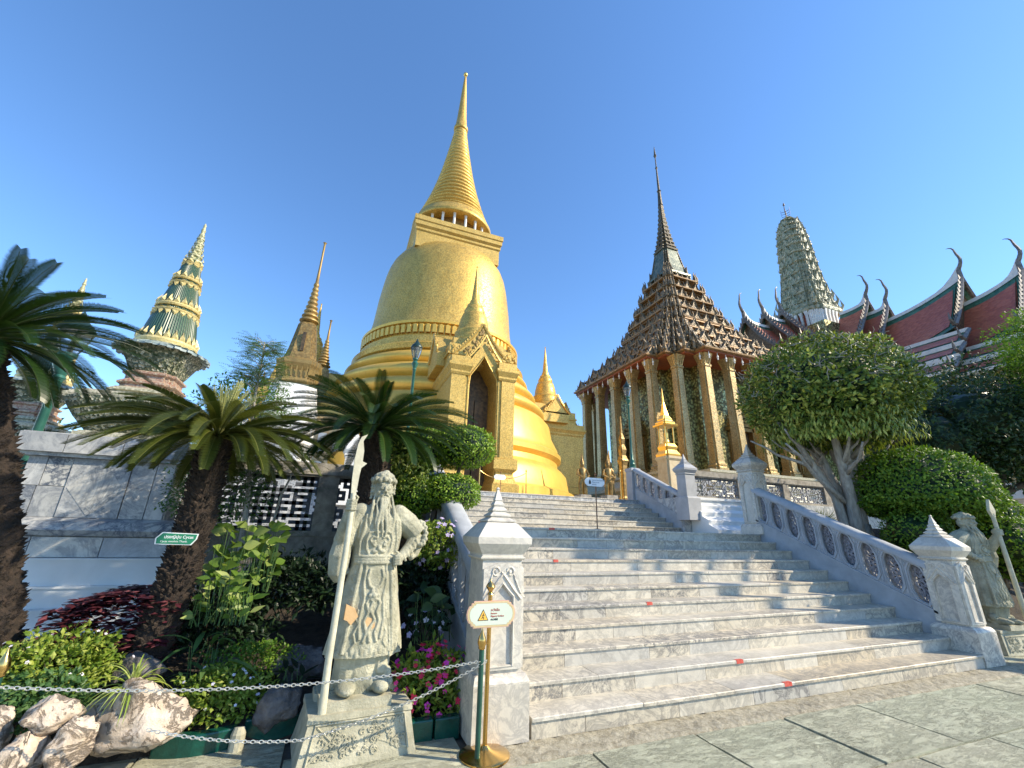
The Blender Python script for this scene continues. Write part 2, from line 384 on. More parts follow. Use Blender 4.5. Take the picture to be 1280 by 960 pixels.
simple('twig_grey', (.16,.15,.12), (.30,.28,.23), 6, .8, 0, .2)
leafmat('leaf_tree', (.025,.060,.008), (.16,.24,.03), (.60,.60,.12), .25, .4)
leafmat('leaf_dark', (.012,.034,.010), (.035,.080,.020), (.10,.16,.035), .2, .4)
leafmat('leaf_hedge', (.045,.11,.010), (.13,.25,.022), (.30,.42,.045), .3, .45)
leafmat('leaf_topiary', (.06,.14,.012), (.20,.34,.03), (.42,.55,.06), .3)
leafmat('leaf_bright', (.06,.14,.012), (.12,.24,.02), (.22,.34,.04), .45)
leafmat('leaf_cycad', (.012,.032,.007), (.030,.068,.012), (.09,.12,.03), .15, .33)
leafmat('leaf_cycad_olive', (.040,.055,.008), (.085,.105,.018), (.24,.24,.06), .2, .35)
leafmat('leaf_new', (.30,.32,.10), (.38,.38,.14), (.45,.42,.2), .3)
leafmat('leaf_yellow', (.10,.18,.02), (.26,.34,.04), (.55,.58,.14), .35)
leafmat('leaf_croton', (.07,.15,.02), (.22,.32,.05), (.55,.60,.22), .35)
leafmat('leaf_red', (.035,.008,.012), (.10,.022,.032), (.30,.10,.11), .2)
leafmat('leaf_spider', (.22,.32,.05), (.42,.50,.12), (.62,.66,.30), .35)
leafmat('leaf_feather', (.045,.11,.035), (.10,.20,.06), (.20,.30,.09), .35)
leafmat('leaf_croton_dark', (.015,.04,.012), (.035,.08,.02), (.09,.14,.05), .2)
leafmat('leaf_painted_shade', (.005,.014,.005), (.010,.028,.009), (.03,.06,.02), .1)  # leaf green blackened so the planting bed's shade is in the colour
simple('petal_pink', (.70,.02,.18), (.80,.05,.30), 3, .6, 0, 0, c3=(.75,.05,.55), rmix=.8)
simple('petal_red', (.62,.01,.06), (.75,.03,.10), 3, .6, 0, 0)
simple('petal_white', (.62,.58,.66), (.75,.72,.78), 3, .6, 0, 0)
simple('petal_lilac', (.32,.26,.42), (.5,.42,.6), 3, .6, 0, 0)
simple('dark_void', (.012,.010,.008), (.03,.025,.018), 3, .8, 0, 0)
simple('door_dark', (.05,.035,.02), (.14,.09,.04), 6, .5, .3, .5, 20)
simple('yellow_plaster', (.50,.38,.22), (.62,.50,.30), 4, .7, 0, .2)
def Vector3(a, b, c): return Vector((a, b, c))
# ================================================================ setting
g = MB(); S = 900
g.add([(-S,-S,-.03),(S,-S,-.03),(S,S,-.03),(-S,S,-.03)], [(0,1,2,3)], .4); struct('ground', g, 'joint')
random.seed(5)
p = MB(); y = 3.47
rows = []
while y > -2.6: h_ = U(.68, .98); rows.append((y-h_, y)); y -= h_
xs0 = [-4.3, -3.2, -2.0, -.9, .25, 1.15, 2.08, 3.1, 4.15, 5.2, 6.4, 7.4, 8.5, 9.6, 10.8, 12, 13.2, 14.4, 15.6, 17]
for ri, (ya, yb) in enumerate(rows):
    off = 0 if ri == 0 else U(-.5, .5)
    for a, b in zip(xs0[:-1], xs0[1:]):
        zz = U(-.006, .004); gp = U(.006, .013)
        a2, b2 = a+off+gp, b+off-gp; n = 5
        # slightly irregular slab edges
        top = []; 
        for (ux, uy) in [(i/n, 0) for i in range(n)]+[(1, i/n) for i in range(n)]+[(1-i/n, 1) for i in range(n)]+[(0, 1-i/n) for i in range(n)]:
            j = .010
            top.append((a2+(b2-a2)*ux + U(-j, j)*.7, ya+gp+(yb-ya-2*gp)*uy + U(-j, j)*.6))
        p.prism(top, 'z', -.03, zz)
# side slabs beside the stair (right) and in front of the garden (left)
for a in range(9, 30, 1):
    for ya, yb in ((3.47, 4.3), (4.3, 5.1)):
        if a >= 9 and not (a < 10.5 and yb > 4.4): p.box(a+.01, a+.99, ya+.012, yb-.008, -.03, U(-.006, .003))
for a, b in ((-4.2,-3.1),(-3.1,-2.1),(-2.1,-1.05),(-1.05,-.1),(-.1,1.15)): p.box(a+.008, b-.008, 3.48, 4.62 if a < -.2 else 4.05, -.03, U(-.004,.002))
struct('pavement', p, 'slate')
p = MB(); n = 160; rows_ = []
for j in range(7):
    for i in range(n+1):
        x = 1.0+8.4*i/n; y = 3.475+.325*j/6+(noise.noise(Vector3(x*3, j*.1, 0))*.03 if j in (0,) else 0)
        z = -.004+.014*noise.noise(Vector3(x*9, y*9, 1))+.010*noise.noise(Vector3(x*26, y*26, 4))-(.03 if j == 0 else 0); rows_.append((x, y, z))
p.add(rows_, [(j*(n+1)+i, j*(n+1)+i+1, (j+1)*(n+1)+i+1, (j+1)*(n+1)+i) for j in range(6) for i in range(n)], .5)
struct('rubble_strip', p, 'kerb_rubble')
# planting beds
def bed(name, x0, x1, y0, y1, zf, n=26):
    m = MB(); vs = []; fs = []
    for i in range(n+1):
        for j in range(n+1):
            x = x0+(x1-x0)*i/n; y = y0+(y1-y0)*j/n; e = min(i, n-i, j, n-j)
            vs.append((x, y, zf(x, y)+ (noise.noise(Vector((x*2.1, y*2.1, 3)))*.07 if e else 0)))
    for i in range(n):
        for j in range(n): a = i*(n+1)+j; fs.append((a, a+n+1, a+n+2, a+1))
    m.add(vs, fs, .5); struct(name, m, 'soil', 180)
bed('soil', -5.5, 1.20, 4.35, 6.98, lambda x, y: .10+.22*max(0, y-4.35)-(.2 if y < 4.4 else 0))
bed('soil_patch', 13.0, 22, 6.9, 10.4, lambda x, y: 1.5)
bed('soil_bank', 8.92, 22, 4.4, 6.93, lambda x, y: .15+min(1.7, .75*max(0, y-4.5)))
# terraces
t_ = MB(); t_.box(-14, .40, 7.0, 10.5, -.03, 1.44, .5); struct('lower_terrace', t_, 'old_stone')
t_ = MB()
t_.box(-30, .41, 10.52, 80, -.03, 2.70, .5); t_.box(9.80, 120, 10.52, 80, -.03, 2.70, .5); t_.box(.42, 9.79, 12.56, 80, -.03, 2.690, .5)
struct('upper_terrace', t_, 'marble_blue')

# ---------------------------------------------------------------- staircase
random.seed(21)
stair = thing('marble_staircase', 'broad flight of grey and cream marble steps climbing between the white balustrades', 'stairs', (5.0, 3.76, 0))
R0, T0, Y0 = .15, .315, 3.763
def blocks(x0, x1, lo, hi):
    xs = [x0]
    while xs[-1] < x1-hi: xs.append(xs[-1]+U(lo, hi))
    xs.append(x1); return zip(xs[:-1], xs[1:])
def step(k, Y, x0, x1, back, name='step'):
    z = k*R0; m = MB()
    for a, b in blocks(x0, x1, .35, 1.3): m.box(a+.0025, b-.0025, Y+.018, Y+.11, z-R0-.002, z-.030)
    for a, b in blocks(x0, x1, .8, 2.1):
        a += .002; b -= .002; d = U(-.003, .003); j = U(-.001, .001)
        m.add([(a,Y+d,z-.029+j),(b,Y+d,z-.029+j),(b,Y+back,z-.029),(a,Y+back,z-.029),(a,Y+d,z-.006+j),(b,Y+d,z-.006+j),(b,Y+back,z+j),(a,Y+back,z+j),(a,Y+d+.006,z+j),(b,Y+d+.006,z+j)],
              [(0,3,2,1),(8,9,6,7),(4,5,9,8),(0,1,5,4),(1,2,6,9,5),(2,3,7,6),(3,0,4,8,7)])
    m.box(x0, x1, Y+.11, Y+back-.01, z-R0, z-.034, .5)
    return m.build(name, 'marble_step', stair)
steps = []
for k in range(1, 12):
    xr = 8.492 if k > 1 else 8.492
    steps.append(step(k, Y0+(k-1)*T0, 1.50 if k > 1 else 1.722, xr, T0+.06 if k < 11 else 3.75))
m = MB()
for i in range(5):
    for j in range(4): m.box(8.9+i*.8+.002, 8.9+(i+1)*.8-.002, 6.95+j*.9+.002, 6.95+(j+1)*.9-.002, 1.5, 1.648)
m.box(8.9, 12.9, 6.96, 10.5, -.02, 1.5)
m.build('landing', 'marble_step', stair)
for j in range(7):
    steps.append(step(12+j, 10.655+j*T0, .45, 9.77, T0+.06 if j < 6 else .4))
# strips of red tape on nosings: (step index, x, width)
for (k, x, w) in ((1, 4.62, .11), (2, 4.33, .10), (5, 3.92, .09), (8, 3.05, .08), (11, 3.45, .11), (12, 3.3, .09), (15, 3.55, .11)):
    Y = Y0+(k-1)*T0 if k <= 11 else 10.655+(k-12)*T0; z = k*R0
    if k > 11: x = {12: 3.35, 15: 4.1}[k]; 
    mm = MB(); mm.box(x, x+w, Y-.003, Y-.0005, z-.031, z+.003); mm.box(x, x+w, Y-.003, Y+.035, z+.0022, z+.0038)
    mm.build('tape_marker', 'tape_red', steps[k-1])

# ---------------------------------------------------------------- posts of the stair
def ogee(m, face, cx, cy, z0, z1, hw, half):
    """raised face plate with a sunken pointed niche, crossed ribs and volutes above"""
    def P(u, z, o=0):
        if face == 'f': return (cx+u, cy-half-o, z)
        if face == 'l': return (cx-half-o, cy-u, z)
        return (cx+half+o, cy+u, z)
    nw = hw*.62; zt = z1-.17
    inner = [(-nw, z0), (-nw, zt-.12), (-nw, zt-.06), (-nw*.5, zt-.01), (0, zt+.045), (nw*.5, zt-.01), (nw, zt-.06), (nw, zt-.12), (nw, z0), (0, z0)]
    ow = half*.97; outer = [(-ow, z0-.035), (-ow, zt-.12), (-ow, z1), (-nw*.5, z1+.05), (0, z1+.05), (nw*.5, z1+.05), (ow, z1), (ow, zt-.12), (ow, z0-.035), (0, z0-.035)]
    n = len(inner); D = .026
    vs = [P(u, z, D) for u, z in outer]+[P(u, z, D) for u, z in inner]+[P(u, z, 0) for u, z in inner]+[P(u, z, 0) for u, z in outer]
    fs = []
    for j in range(n):
        k = (j+1) % n; fs += [(j, k, n+k, n+j), (n+j, n+k, 2*n+k, 2*n+j), (3*n+j, 3*n+k, k, j)]
    m.add(vs, fs, .4)
    m.tube([P(u*1.12, z+(.012 if z > z0 else -.01), D) for u, z in inner[:9]]+[P(-nw*1.12, z0-.01, D)], .008, 5)
    for sg in (-1, 1):
        m.tube([P(sg*ow*.96, zt-.07, D), P(sg*hw*.72, zt+.0, D), P(sg*hw*.25, zt+.09, D), P(-sg*hw*.10, z1-.02, D)], [.014, .015, .013, .010], 5)
        m.tube([P(sg*ow*.96, zt-.03, D), P(sg*hw*.85, zt+.06, D), P(sg*hw*.62, z1-.02, D)], [.010, .010, .008], 5)
        arc = [(sg*(hw*.45-.034*cos(a)), z1-.018+.034*sin(a)) for a in [i*pi/5 for i in range(0, 9)]]
        m.tube([P(u, z, D) for u, z in arc], .0095, 5); m.tube([P(sg*hw*.42, z1-.02, D), P(sg*hw*.44, z1-.018, D+.012)], .014, 6)
def post(name, label, cx, cy, z0, hs=1.0, base_h=.40, group=None, faces='fl', mat='marble_post'):
    r = thing(name, label, 'post', (cx, cy, z0), group)
    b = MB(); b.cbox(cx, cy, z0, .243, .262, base_h)
    b.loft(SQ, [((.243, .262), base_h+z0), ((.243, .262), base_h+z0+.012), ((.236, .250), base_h+z0+.035), (.222, base_h+z0+.062), (.205, base_h+z0+.068)], (cx, cy, 0)); b.build('base', mat, r)
    zs = z0+base_h+.06; zt = z0+1.34*hs
    s = MB(); s.loft(SQ, [(.192, zs), (.186, zt)], (cx, cy, 0))
    for f in faces: ogee(s, f, cx, cy, zs+.07, zt-.075, .150, .186)
    s.build('shaft', mat, r)
    c = MB(); c.loft(SQ, [(.20, 0), (.212, .012), (.212, .022), (.195, .030), (.195, .046), (.215, .07), (.245, .12), (.255, .135), (.258, .19), (.25, .197), (.155, .31), (.125, .325)], (cx, cy, zt))
    c.build('cap', mat, r, 30)
    f = MB(); z = zt+.325; w = .142
    pr = []
    for i in range(4):
        pr += [(w, z), (w, z+.012), (w*.62, z+.042), (w*.62, z+.050)]; z += .05; w *= .72
    pr += [(w, z), (w*.6, z+.05), (.010, z+.10), (.016, z+.11), (.004, z+.125)]
    f.loft(SQ, pr, (cx, cy, 0)); f.build('finial', mat, r)
    return r
post('stair_post', 'veined white marble post at the stair foot directly behind the brass sign stand', 1.452, 4.025, 0, group='marble posts at the stair foot', faces='fr')
post('stair_post', 'white marble post at the stair foot beside the statue seen side on', 8.70, 4.025, 0, group='marble posts at the stair foot', faces='fl')
post('landing_post', 'pale marble post at the head of the lower flight beside the round crowned tree', 8.70, 7.10, 1.65, 1.0, .14, faces='fl')
post('landing_post', 'grey painted post at the foot of the upper flight beside the stepped white plinth', 9.92, 10.40, 2.02, 1.0, .62, faces='', mat='balustrade_stone')
post('landing_post', 'white stone post behind the topiary at the left of the upper flight', .20, 10.40, 2.02, .8, .62, faces='', mat='white_plaster')

# ---------------------------------------------------------------- balustrades
def fret(m, P, w, h, s=.045, th=.012, d=.02):
    """a symmetric openwork of rings and bars; P maps (u, v, depth) to space"""
    def arc(cu, cv, rr, a0, a1, n=7):
        m.tube([P(cu+rr*cos(a0+(a1-a0)*i/n), cv+rr*sin(a0+(a1-a0)*i/n), 0) for i in range(n+1)], th*.6, 4, False)
    def bar(a, b): m.tube([P(a[0], a[1], 0), P(b[0], b[1], 0)], th*.6, 4, False)
    d_ = w*.62
    for a, b in (((0, d_), (d_*.8, 0)), ((d_*.8, 0), (0, -d_)), ((0, -d_), (-d_*.8, 0)), ((-d_*.8, 0), (0, d_))): bar(a, b)
    arc(0, 0, w*.28, 0, 2*pi, 9)
    for sv in (-1, 1):
        for su in (-1, 1):
            arc(su*w*.42, sv*h*.42, w*.33, 0, 2*pi); arc(su*w*.5, sv*h*.72, w*.30, 0, 2*pi, 6); arc(su*w*.85, sv*h*.28, w*.25, 0, 2*pi, 6); bar((su*w*.2, sv*h*.25), (su*w*.75, sv*h*.5)); bar((su*w*.15, sv*h*.8), (su*w*.8, sv*h*.75))
            bar((su*w*.9, sv*h*.15), (su*w*.3, sv*h*.95)); bar((0, sv*h*.5), (su*w*.95, sv*h*.62))
        arc(0, sv*h*.62, w*.3, 0, 2*pi); bar((0, sv*d_), (0, sv*h)); bar((-w*.9, sv*h*.1), (w*.9, sv*h*.1))
        arc(0, sv*h*.9, w*.4, 0, 2*pi, 6)
def balustrade(label, x0, x1, Ya, Yb, za, sl, nb, name='stair_balustrade', group=None):
    """za: z of the nosing line at Ya"""
    r = thing(name, label, 'balustrade', ((x0+x1)/2, Ya, za), group)
    L = Yb-Ya; Z = lambda Y, w: za+sl*(Y-Ya)+w
    m = MB(); m.prism([(Ya, Z(Ya,-.45)), (Yb, Z(Yb,-.45)), (Yb, Z(Yb,.27)), (Ya, Z(Ya,.27))], 'x', x0, x1, .4)
    m.prism([(Ya, Z(Ya,.24)), (Yb, Z(Yb,.24)), (Yb, Z(Yb,.275)), (Ya, Z(Ya,.275))], 'x', x0-.012, x1+.012, .4)
    m.build('plinth', 'balustrade_stone', r)
    bw = L/nb; pan = MB(); hh = .275; hw = bw*.31; ph = .245; zc = .275+.29
    for i in range(nb):
        yc = Ya+bw*(i+.5)
        inner = [(hw*.55, ph), (0, ph*1.04), (-hw*.55, ph), (-hw, ph*.55), (-hw*1.0, 0), (-hw, -ph*.55), (-hw*.55, -ph), (0, -ph*1.04), (hw*.55, -ph), (hw, -ph*.55), (hw, 0), (hw, ph*.55)]
        o = bw/2; q = .29
        outer = [(o, q), (0, q), (-o, q), (-o, q*.6), (-o, 0), (-o, -q*.6), (-o, -q), (0, -q), (o, -q), (o, -q*.6), (o, 0), (o, q*.6)]
        mp = lambda pts: [(yc+u, Z(yc+u, zc+w)) for (u, w) in pts]
        pan.plate_hole(mp(outer), mp(inner), 'x', x0+.02, x0+.06); pan.plate_hole(mp(outer), mp(inner), 'x', x1-.06, x1-.02)
        pan.plate_hole(mp([(a*1.42, b*1.13) for a, b in inner]), mp([(a*1.18, b*1.05) for a, b in inner]), 'x', x0+.002, x0+.0205)
        pan.tube([(x0+.02, y_, z_) for (y_, z_) in mp([(-o*.97, -q*.97), (-o*.97, q*.97)])], .010, 4)
        for su in (-1, 1):   # little spandrel bosses
            for sw in (-1, 1): pan.ell((x0+.018, yc+su*o*.86, Z(yc+su*o*.86, zc+sw*q*.72)), .012, .018, .035, 6, 4)
        fr = MB(); fret(fr, lambda u, v, d: ((x0+x1)/2, yc+u, Z(yc+u, zc+v)), hw, ph, th=.020)
        fr.build('fretwork', 'fret_stone', r)
    pan.build('panel', 'balustrade_stone', r)
    rail = MB(); c = (x0+x1)/2; hwid = (x1-x0)/2+.025
    prof = [(-hwid, .855), (hwid, .855), (hwid, .90), (hwid*.8, .955), (hwid*.4, .98), (-hwid*.4, .98), (-hwid*.8, .955), (-hwid, .90)]
    vs = [(c+u, Ya, Z(Ya, w)) for u, w in prof]+[(c+u, Yb, Z(Yb, w)) for u, w in prof]; n = len(prof)
    rail.add(vs, [tuple(range(n)), tuple(range(2*n-1, n-1, -1))]+[(j, j+n, (j+1) % n+n, (j+1) % n) for j in range(n)], .3)
    rail.build('handrail', 'balustrade_stone', r, 40)
    return r
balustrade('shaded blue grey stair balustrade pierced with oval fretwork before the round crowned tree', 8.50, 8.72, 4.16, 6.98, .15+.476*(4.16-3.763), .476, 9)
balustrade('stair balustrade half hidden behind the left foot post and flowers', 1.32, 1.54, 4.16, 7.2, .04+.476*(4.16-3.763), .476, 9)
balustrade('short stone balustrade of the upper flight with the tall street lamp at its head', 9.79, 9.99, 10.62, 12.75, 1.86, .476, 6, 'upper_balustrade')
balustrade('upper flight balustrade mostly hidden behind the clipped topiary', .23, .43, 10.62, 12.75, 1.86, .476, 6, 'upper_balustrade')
e = thing('pedestal', 'square stone pedestal carrying the street lamp at the stair head', 'pedestal', (9.89, 12.95, 2.7))
m = MB(); m.cbox(9.89, 12.95, 2.7, .17, .17, 1.02); m.loft(SQ, [(.17, 3.72), (.20, 3.76), (.20, 3.83), (.12, 3.87)], (9.89, 12.95, 0)); m.build('pedestal_block', 'balustrade_stone', e)
# stepped white plinth
m = MB(); b = (11.45, 10.2, 1.65)
m.prism([(10.515, 1.65), (9.55, 1.65), (9.55, 1.76), (9.85, 1.90), (9.85, 2.02), (10.08, 2.14), (10.08, 2.26), (10.26, 2.36), (10.26, 2.47), (10.40, 2.54), (10.40, 2.62), (10.34, 2.64), (10.34, 2.71), (10.515, 2.71)], 'x', 10.08, 12.92, .5)
solo('stepped_plinth', m, 'white_paint', 'white painted stepped plinth below the openwork parapet right of the upper flight', 'plinth', b)

# ---------------------------------------------------------------- openwork walls
def labyrinth(m, x0, x1, z0, z1, y, cell, seed, th=.035):
    """geometric chinese fret: bars on a grid, mirrored about the centre"""
    rs = random.Random(seed); nx = max(2, int(round((x1-x0)/cell/2))*2); nz = max(2, int(round((z1-z0)/cell/2))*2)
    cw = (x1-x0)/nx; ch = (z1-z0)/nz; t = th; half = nx//2
    hor = {}; ver = {}
    for i in range(half+1):
        for j in range(nz//2+1): hor[i, j] = rs.random() < .62; ver[i, j] = rs.random() < .58
    for i in range(nx):
        for j in range(nz+1):
            ii = min(i, nx-1-i); jj = min(j, nz-j)
            if hor.get((ii, jj)) or j in (0, nz): m.box(x0+i*cw-t/2, x0+(i+1)*cw+t/2, y-.031, y+.031, z0+j*ch-t/2, z0+j*ch+t/2)
    for i in range(nx+1):
        for j in range(nz):
            ii = min(i, nx-i); jj = min(j, nz-1-j)
            if ver.get((ii, jj)) or i in (0, nx): m.box(x0+i*cw-t/2, x0+i*cw+t/2, y-.029, y+.029, z0+j*ch+t/2, z0+(j+1)*ch-t/2)
def parapet(label, posts, y, z0, z1, matp, matf, cell, th, name='openwork_parapet', pw=.14, railh=.17):
    r = thing(name, label, 'parapet', (posts[0], y, z0))
    m = MB(); m.box(posts[0]-pw, posts[-1]+pw, y-.12, y+.12, z1-railh, z1); m.box(posts[0]-pw, posts[-1]+pw, y-.10, y+.10, z1-railh-.03, z1-railh-.001); m.build('coping', matp, r)
    m = MB(); m.box(posts[0]-pw, posts[-1]+pw, y-.11, y+.11, z0, z0+.07); m.build('sill', matp, r)
    for px in posts:
        m = MB(); m.box(px-pw, px+pw, y-.10, y+.10, z0+.07, z1-railh-.031); m.build('pier', matp, r)
    for i, (a, b) in enumerate(zip(posts[:-1], posts[1:])):
        m = MB(); labyrinth(m, a+pw, b-pw, z0+.07+th/2, z1-railh-.032-th/2, y, cell, 5+i*3, th); m.build('fretwork', matf, r)
    return r
parapet('weathered stone parapet with dark openwork fret panels behind the guardian statue', [-3.35, -1.78, -.16, 1.2], 7.08, 1.44, 2.47, 'old_stone', 'dark_fret', .098, .052)
parapet('grey stone parapet with pierced grey panels on the terrace behind the round crowned tree', [10.22, 12.42, 14.55, 16.7, 18.85, 21.0, 23.2], 10.66, 2.70, 3.56, 'old_stone', 'fret_grey', .10, .045)

# marble pedestal block on the left
r = thing('marble_pedestal', 'big battered pedestal of blue grey marble slabs on white painted steps left of the cycads', 'pedestal', (-2.65, 6.7, .0))
random.seed(3)
def slabs(m, x0, x1, y, z0, z1, lo, hi, inset=0):
    for a, b in blocks(x0, x1, lo, hi): m.add([(a+.004,y,z0+.003),(b-.004,y,z0+.003),(b-.004,y+.1,z0),(a+.004,y+.1,z0),(a+.004,y+inset,z1-.003),(b-.004,y+inset,z1-.003),(b-.004,y+.1+inset,z1),(a+.004,y+.1+inset,z1)],
            [(0,3,2,1),(4,5,6,7),(0,1,5,4),(1,2,6,5),(2,3,7,6),(3,0,4,7)])
m = MB(); slabs(m, -3.47, -1.85, 6.46, 2.31, 2.53, .35, .7); m.box(-3.46, -1.86, 6.5, 7.0, 2.31, 2.54, .2); m.box(-3.42, -1.9, 6.50, 7.0, 2.27, 2.31, .2); m.build('coping', 'marble_blue', r)
m = MB(); slabs(m, -3.36, -2.95, 6.56, 1.60, 1.94, .15, .3); slabs(m, -3.36, -2.95, 6.56, 1.94, 2.27, .15, .25); slabs(m, -2.95, -2.38, 6.55, 1.60, 2.27, .8, .9); slabs(m, -2.38, -1.95, 6.56, 1.60, 2.27, .2, .25); m.add([(-2.93, 6.546, 1.93), (-2.665, 6.546, 1.62), (-2.40, 6.546, 1.93), (-2.665, 6.546, 2.25)], [(0,1,2,3)], .5); m.box(-3.37, -1.94, 6.6, 7.0, 1.5, 2.27, .1); m.build('shaft', 'marble_blue', r)
m = MB()
m.prism([(6.56, 1.60), (6.42, 1.56), (6.36, 1.47), (6.40, 1.41), (7.0, 1.41), (7.0, 1.60)], 'x', -3.44, -1.55, .05); slabs(m, -3.38, -1.6, 6.40, 1.19, 1.40, .3, .8); m.box(-3.37, -1.61, 6.45, 7.0, 1.19, 1.405, .05); m.build('moulding', 'marble_blue', r)
m = MB(); m.box(-3.6, -1.55, 6.30, 7.0, .92, 1.185, .5); m.box(-3.7, -1.50, 6.22, 7.0, .72, .919, .5); m.box(-3.8, -1.46, 6.12, 7.0, .50, .719, .5); m.box(-3.9, -1.4, 6.0, 7.0, 0, .499, .5)
m.box(-3.62, -1.53, 6.285, 6.6, 1.165, 1.187, .5); m.box(-3.72, -1.48, 6.205, 6.6, .90, .921, .5); m.box(-3.82, -1.44, 6.105, 6.6, .70, .721, .5); m.build('painted_step', 'white_paint', r)
# ================================================================ golden chedi
random.seed(31)
CX, CY = 5.2, 27.0
ch = thing('golden_chedi', 'huge golden bell shaped chedi with ringed spire at the top of the stairs', 'chedi', (CX, CY, 2.7))
def ringprof(pts):
    return pts
m = MB()
prof = [(8.9, 2.7), (8.9, 3.6), (8.6, 3.75), (8.45, 4.6), (8.2, 4.9), (7.95, 5.1), (7.9, 5.4), (8.15, 5.6), (8.15, 5.85), (7.95, 6.0), (7.95, 6.2), (7.6, 6.9), (7.45, 7.7), (7.15, 8.05)]
# big torus rings
def torus_ring(r, z0, z1, bul, n=8): return [(r + bul*sin(pi*i/n), z0+(z1-z0)*i/n) for i in range(n+1)]
prof += torus_ring(6.75, 8.05, 8.95, .38) + [(6.45, 9.0)] + torus_ring(6.2, 9.1, 9.95, .34) + [(5.95, 10.0)] + torus_ring(5.7, 10.1, 10.85, .3) + [(5.5, 10.95)]
m.lathe(prof, (CX, CY, 0), 96, r=.4); m.build('base_ring', 'gold_base', ch, 40)
m = MB(); m.lathe([(5.45, 10.95), (5.62, 11.05), (5.68, 11.35), (5.45, 11.5), (5.3, 11.55), (5.3, 11.95), (5.12, 12.05)], (CX, CY, 0), 96, r=.3); m.build('moulding', 'gold_bell', ch, 40)
m = MB()   # lotus petal band
m.lathe([(5.10, 12.05), (5.10, 12.75), (5.26, 12.8), (5.28, 12.95), (5.0, 13.05)], (CX, CY, 0), 96, r=.2)
for i in range(88):
    a = 2*pi*i/88; c_, s_ = cos(a), sin(a); m.M = Matrix.Translation((CX+5.12*c_, CY+5.12*s_, 12.08)) @ Matrix.Rotation(a, 4, 'Z')
    m.add([(0,-.15,0),(.14,-.12,.1),(.14,.12,.1),(0,.15,0),(.02,-.15,.6),(.16,-.10,.58),(.16,.10,.58),(.02,.15,.6),(.10,0,.66)], [(0,1,5,4),(1,2,6,5),(2,3,7,6),(4,5,8),(5,6,8),(6,7,8)])
m.M = None
m.build('petal_band', 'gold_base', ch)
m = MB()
bell = [(5.0, 13.0), (4.93, 13.3), (4.82, 13.7), (4.72, 14.3), (4.66, 15.0), (4.58, 16.0), (4.46, 17.0), (4.33, 17.9), (4.2, 18.5), (4.0, 19.05), (3.7, 19.55), (3.2, 19.9), (2.5, 20.05), (1, 20.1)]
m.lathe(bell, (CX, CY, 0), 96, r=.3); m.build('bell', 'gold_bell', ch, 60)
m = MB(); m.loft(SQ, [(2.92, 19.2), (2.92, 20.35), (3.0, 20.45), (3.0, 20.6), (2.94, 20.65), (3.08, 20.8), (3.08, 21.1), (3.14, 21.15), (3.14, 21.5), (2.3, 21.52)], (CX, CY-.0, 0), r=.3)
m.build('square_throne', 'gold_box', ch)
m = MB(); m.lathe([(2.1, 21.5), (2.1, 23.0)], (CX, CY, 0), 48); m.build('drum', 'gold_old', ch, 60)
for i in range(20):
    a = 2*pi*(i+.5)/20; m = MB(); x, y = CX+2.62*cos(a), CY+2.62*sin(a); m.lathe([(.12, 21.5), (.09, 21.6), (.09, 22.75), (.13, 22.9)], (x, y, 0), 8); m.build('colonnette', 'white_plaster', ch, 40)
m = MB(); pr = [(2.1, 22.9), (2.95, 22.85), (3.02, 22.9), (3.0, 23.2), (2.85, 23.35), (2.75, 23.75)]
nz = 24; 
for i in range(nz):
    f0 = i/nz; f1 = (i+1)/nz; z0 = 23.8+(33.6-23.8)*(1-(1-f0)**1.12); z1 = 23.8+(33.6-23.8)*(1-(1-f1)**1.12)
    def rr(z): q = (z-23.8)/(33.6-23.8); return 2.62*(1-q)**1.18*(1-.12*sin(pi*q))+.52*q
    r0 = rr(z0); h = z1-z0
    pr += [(r0*.92, z0), (r0*1.0, z0+h*.25), (r0*1.01, z0+h*.5), (r0*.925, z0+h*.88)]
m.lathe(pr, (CX, CY, 0), 64, r=.3); m.build('ringed_spire', 'gold_bell', ch, 60)
m = MB(); m.lathe([(.50, 33.6), (.60, 33.7), (.60, 33.95), (.50, 34.1), (.40, 35.2), (.30, 36.8), (.20, 38.6), (.10, 40.1), (.06, 40.35)], (CX, CY, 0), 24); m.build('finial', 'gold_bell', ch, 60)
m = MB(); m.ell((CX, CY, 40.55), .19, .19, .22); m.build('finial_ball', 'gold_bright', ch, 180)

